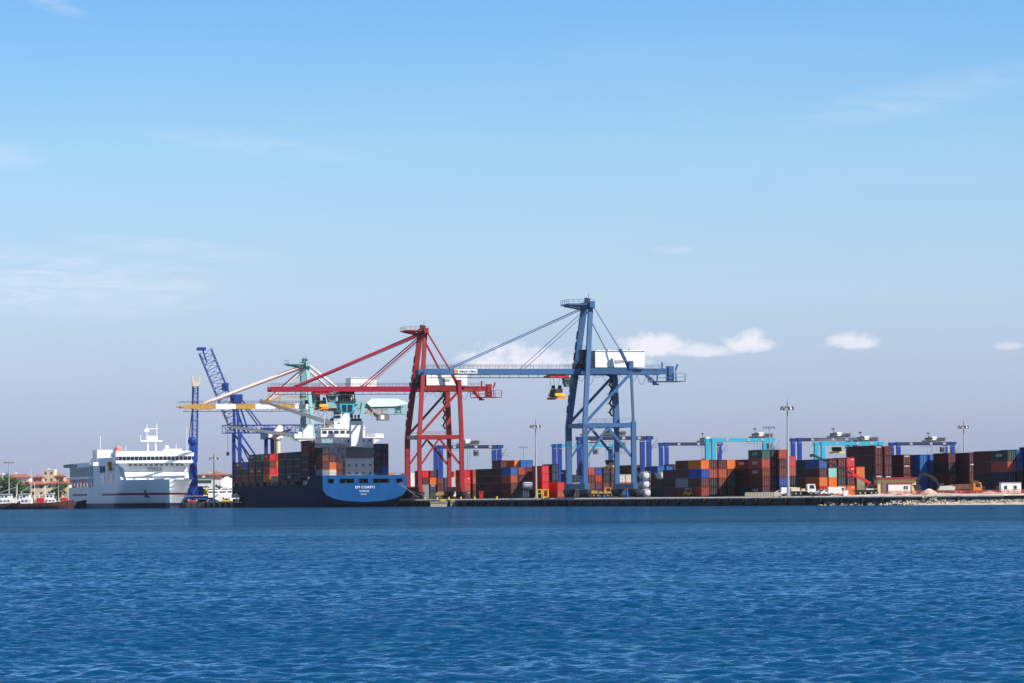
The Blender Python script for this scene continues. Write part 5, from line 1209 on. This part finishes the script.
# ================================================================ QUAY FURNITURE
def edge_pt(D):
    for (a,b_) in zip(edge[:-1], edge[1:]):
        if b_[1] <= D <= a[1]: f = (D-a[1])/(b_[1]-a[1]); p = Vector((a[0]+(b_[0]-a[0])*f, D, 0)); d = Vector((b_[0]-a[0], b_[1]-a[1],0)).normalized(); return p, d, Vector((d.y,-d.x,0))
fm = MB(); fm.tube((0,0,-.1),(0,0,1.7),.55,n=12); fm.tube((0,0,.5),(0,0,.75),.62,n=12); fm.tube((0,0,1.1),(0,0,1.35),.62,n=12); fm = fm.mesh('rubber_fender', [M['black']])
D = 1392; k = 0; side = None
while D > 1010:
    p, d, n = edge_pt(D)
    if n.y > 0: n = -n
    o = bpy.data.objects.new('rubber_fender', fm); C.objects.link(o); q_ = p + n*.62; o.location = (q_.x, q_.y, .35)
    tag(o, 'black rubber fender hanging on the dark quay wall', 'fender', 'rubber fenders along the quay wall')
    D -= rnd.uniform(4.5, 10.5); k += 1
lm = MB()
for x in (-.25,.25): lm.beam((x,0,0),(x,0,2.2),.08,.08)
for i in range(7): lm.beam((-.25,0,.15+i*.32),(.25,0,.15+i*.32),.06,.06)
lm = lm.mesh('quay_ladder', [M['ochre']])
for D, lab in ((1150,'rusty yellow ladder on the quay wall below the tank containers'),(1118,'rusty yellow ladder on the wall below the orange-blue row'),(1096,'rusty yellow ladder on the wall below the green-topped row'),(1230,'rusty yellow ladder on the wall left of the blue crane')):
    p, d, n = edge_pt(D); n = -n if n.y > 0 else n; o = bpy.data.objects.new('quay_ladder', lm); C.objects.link(o); q_ = p+n*.12; o.location = (q_.x,q_.y,.1); tag(o, lab, 'ladder', 'ladders on the quay wall')
bm_ = MB(); bm_.tube((0,0,0),(0,0,.55),.28,.22,n=10); bm_.tube((0,0,.55),(0,0,.75),.38,n=10); bm_ = bm_.mesh('mooring_bollard', [M['yellow']])
for D, lab in ((1385,'yellow bollard near the ship stern'),(1368,'yellow bollard below the red crane waterside leg'),(1352,'yellow bollard below the red crane portal'),(1336,'yellow bollard below the red crane landside leg'),(1318,'yellow bollard beside the red skip'),(1290,'yellow bollard left of the yellow steel frame'),(1235,'yellow bollard left of the blue crane foot')):
    p, d, n = edge_pt(D); n = -n if n.y > 0 else n; o = bpy.data.objects.new('mooring_bollard', bm_); C.objects.link(o); q_ = p-n*.6; o.location = (q_.x,q_.y,ZQ+.03); tag(o, lab, 'bollard', 'yellow bollards on the quay edge')
# pale concrete landing blocks at the quay foot and yellow buffers on them
for x0, x1, lab in ((430.5,447,'wide pale concrete landing block at the waterline below the red crane'),(450.5,458,'narrow brownish concrete landing block right of the wide one')):
    D = 1340; a_ = at(x0, D, 0); b_ = at(x1, D, 0); q = MB(); q.box(0,b_.x-a_.x,0,3,-1,1.75); q.box(-.15,b_.x-a_.x+.15,-.15,3.1,1.4,1.75); o = q.build('landing_block', M['sand'] if x0 < 440 else M['concrete']); o.location = (a_.x, D, 0); tag(o, lab, 'concrete block')
for x0, x1, lab in ((440,445.5,'yellow buffer beam on the wide pale landing block'),(450.8,456.5,'yellow buffer beam on the narrow landing block')):
    D = 1341; a_ = at(x0, D, 0); b_ = at(x1, D, 0); q = MB(); w_ = b_.x-a_.x; q.box(0,w_,0,.9,0,.75); q.box(.15,w_-.15,-.08,0,.15,.6); o = q.build('buffer_beam', M['yellow']); o.location = (a_.x, D, 1.76); tag(o, lab, 'buffer')
# mooring ropes of the container ship
for (pa, pb, lab) in [((400,482,1393),(420,497.5,1378),'pale mooring rope from the stern opening to the quay bollard'),((398,484,1393),(431,498,1366),'second pale mooring rope running from the stern further right')]:
    za = zof(pa[0],pa[1],pa[2]); zb_ = ZQ+.5; a_ = at(pa[0],pa[2],za); b_ = at(pb[0],pb[2],zb_); q = MB(); pr = a_
    for i in range(1,9): f = i/8; p = a_.lerp(b_, f)-Vector((0,0,1.2*4*f*(1-f)*.4)); q.tube(pr, p, .06, n=5); pr = p
    tag(q.build('mooring_rope', M['beige']), lab, 'rope')
# low beige barrier blocks
q = MB(); q.box(0,2.2,0,1,0,.9); q.box(.1,2.1,.1,.9,.9,1.05); bb = q.mesh('barrier_block', [M['sand']])
for i in range(12):
    p = at(745+i*2.5+ (1 if i > 5 else 0), 1088-i*1.5, 2.6); o = bpy.data.objects.new('barrier_block', bb); C.objects.link(o); o.location = p; o.rotation_euler = (0,0,R(-1+i*.7)); tag(o, 'beige concrete barrier block in the low row left of the lamp mast foot', 'barrier block', 'beige barrier blocks')
# red plastic fence panels on the building ground
rp = MB()
for i in range(9): rp.beam((i*.3,0,0),(i*.3,0,1.0),.07,.05)
for z in (.15,.55,.95): rp.beam((0,0,z),(2.4,0,z),.05,.09)
rp = rp.mesh('barrier_fence', [mat('faded_red_plastic', (.50,.09,.07), .6, wear=.5, wcol=(.5,.3,.25))])
for i in range(34):
    px = 884+i*4.1; D = 1052-(px-884)*.32; p = at(px, D, 2.72)
    if 922 < px < 930: continue
    o = bpy.data.objects.new('barrier_fence', rp); C.objects.link(o); o.location = p; o.rotation_euler = (0,0,R(-40+((i*37)%30))if i%5==0 else R(((i*13)%14)-7)); tag(o, 'faded red plastic fence panel in the run along the building ground', 'fence panel', 'red plastic fence panels')
# rubble shore
rnd = random.Random(21); q = MB(); q2 = MB()
def rock(qq, c, r):
    o = len(qq.v); qq.ball(c, r, 6, 0, (1,rnd.uniform(.7,1.2),rnd.uniform(.6,.9)), .35, rnd)
for i in range(1500):
    px = rnd.uniform(812, 1032); D = 1108-(px-745)*.42; 
    f = min(1, max(0, (px-850)/60)); p0_ = at(px, D, 0)
    e = None
    for (a_,b_) in zip(edge[:-1], edge[1:]):
        if b_[0] >= p0_.x >= a_[0]: e = a_[1]+(b_[1]-a_[1])*(p0_.x-a_[0])/(b_[0]-a_[0])
    if e is None: continue
    t_ = rnd.random(); off = 4.2-4.5*t_; z = -.1+ (1.15 if px > 885 else .8)*t_**1.3 + (.22 if px > 885 else 0)
    if px < 880 and rnd.random() < .8: continue
    if 918 < px < 932: z += 1.3*t_*rnd.random()
    rock(q, (p0_.x, e-off, z), rnd.uniform(.2,.55))
tag(q.build('rubble_shore', M['rock']), 'pale broken rock spread along the waterline at the right', 'rubble', kind='stuff')
# heaps of sand and broken pieces on the building ground
for px, D, r, h, lab in ((900,1050,3.2,1.0,'low heap of reddish rubble in front of the yellow house'),(929,1042,2.6,1.6,'pale sand heap left of the excavator bucket'),(989,1030,3.0,.9,'low heap of sand right of the orange lorry')):
    b = at(px, D, 2.6); q = MB(); rr = random.Random(int(px)); vs = []; n = 14
    for j in range(5):
        for i in range(n): a_ = 6.283*i/n; f = 1-j/4; vs.append((r*f*math.cos(a_)*rr.uniform(.85,1.1), r*f*math.sin(a_)*rr.uniform(.85,1.1)*.7, h*(1-f**1.6)+rr.uniform(-.08,.08)))
    q.add(vs, [(j*n+i, j*n+(i+1)%n, (j+1)*n+(i+1)%n, (j+1)*n+i) for j in range(4) for i in range(n)]); o = q.build('rubble_heap', M['sand']); o.location = b; tag(o, lab, 'heap')
# white motor yachts laid up on the far quay
def yacht(label, px, D, L_, z):
    b = at(px, D, z); t = thing('motor_yacht', label, 'yacht', b, R(4), 'white motor yachts between the ships')
    q = MB(); q.extr([(0,1.2),(.6,0),(L_*.8,0),(L_,2.4),(L_*.6,2.1),(0,1.9)],0,L_*.24); q.build('hull', M['white'], t)
    q = MB(); q.extr([(L_*.1,1.9),(L_*.75,2.1),(L_*.6,3.4),(L_*.12,3.4)],.4,L_*.24-.4); q.extr([(L_*.18,3.4),(L_*.52,3.4),(L_*.44,4.5),(L_*.2,4.5)],.6,L_*.24-.6); q.build('cabin', M['white'], t)
    q = MB(); q.extr([(L_*.16,2.4),(L_*.66,2.5),(L_*.6,3.0),(L_*.16,3.0)],.35,L_*.24-.35); q.extr([(L_*.22,3.7),(L_*.48,3.7),(L_*.45,4.1),(L_*.22,4.1)],.55,L_*.24-.55); q.build('window', M['window'], t)
    q = MB(); q.tube((L_*.3,L_*.12,4.5),(L_*.25,L_*.12,6.3),.08,n=5); q.build('mast', M['white'], t)
    q = MB(); [q.box(x_*L_-.3,x_*L_+.3,.4,L_*.24-.4,-1.6,0.02) for x_ in (.2,.45,.7)]; q.build('cradle', M['dark'], t)
for a_ in ((179.5,1690,17,'white motor yacht nearest the ferry bow'),(197.5,1700,19,'largest white motor yacht, right of the mobile crane'),(214,1695,14,'white motor yacht behind the far quay lamp mast'),(222.5,1680,13,'white motor yacht nearest the container ship bow'),(183,1740,15,'white motor yacht in the rear row left of the crane tower')):
    yacht(a_[3], a_[0], a_[1], a_[2], 3.6 if a_[1] < 1720 else 5.0)
print('containers', NCONT[0]); print('long labels', [o['label'] for o in bpy.data.objects if 'label' in o and len(o['label'].replace('-',' ').split()) > 16][:5])
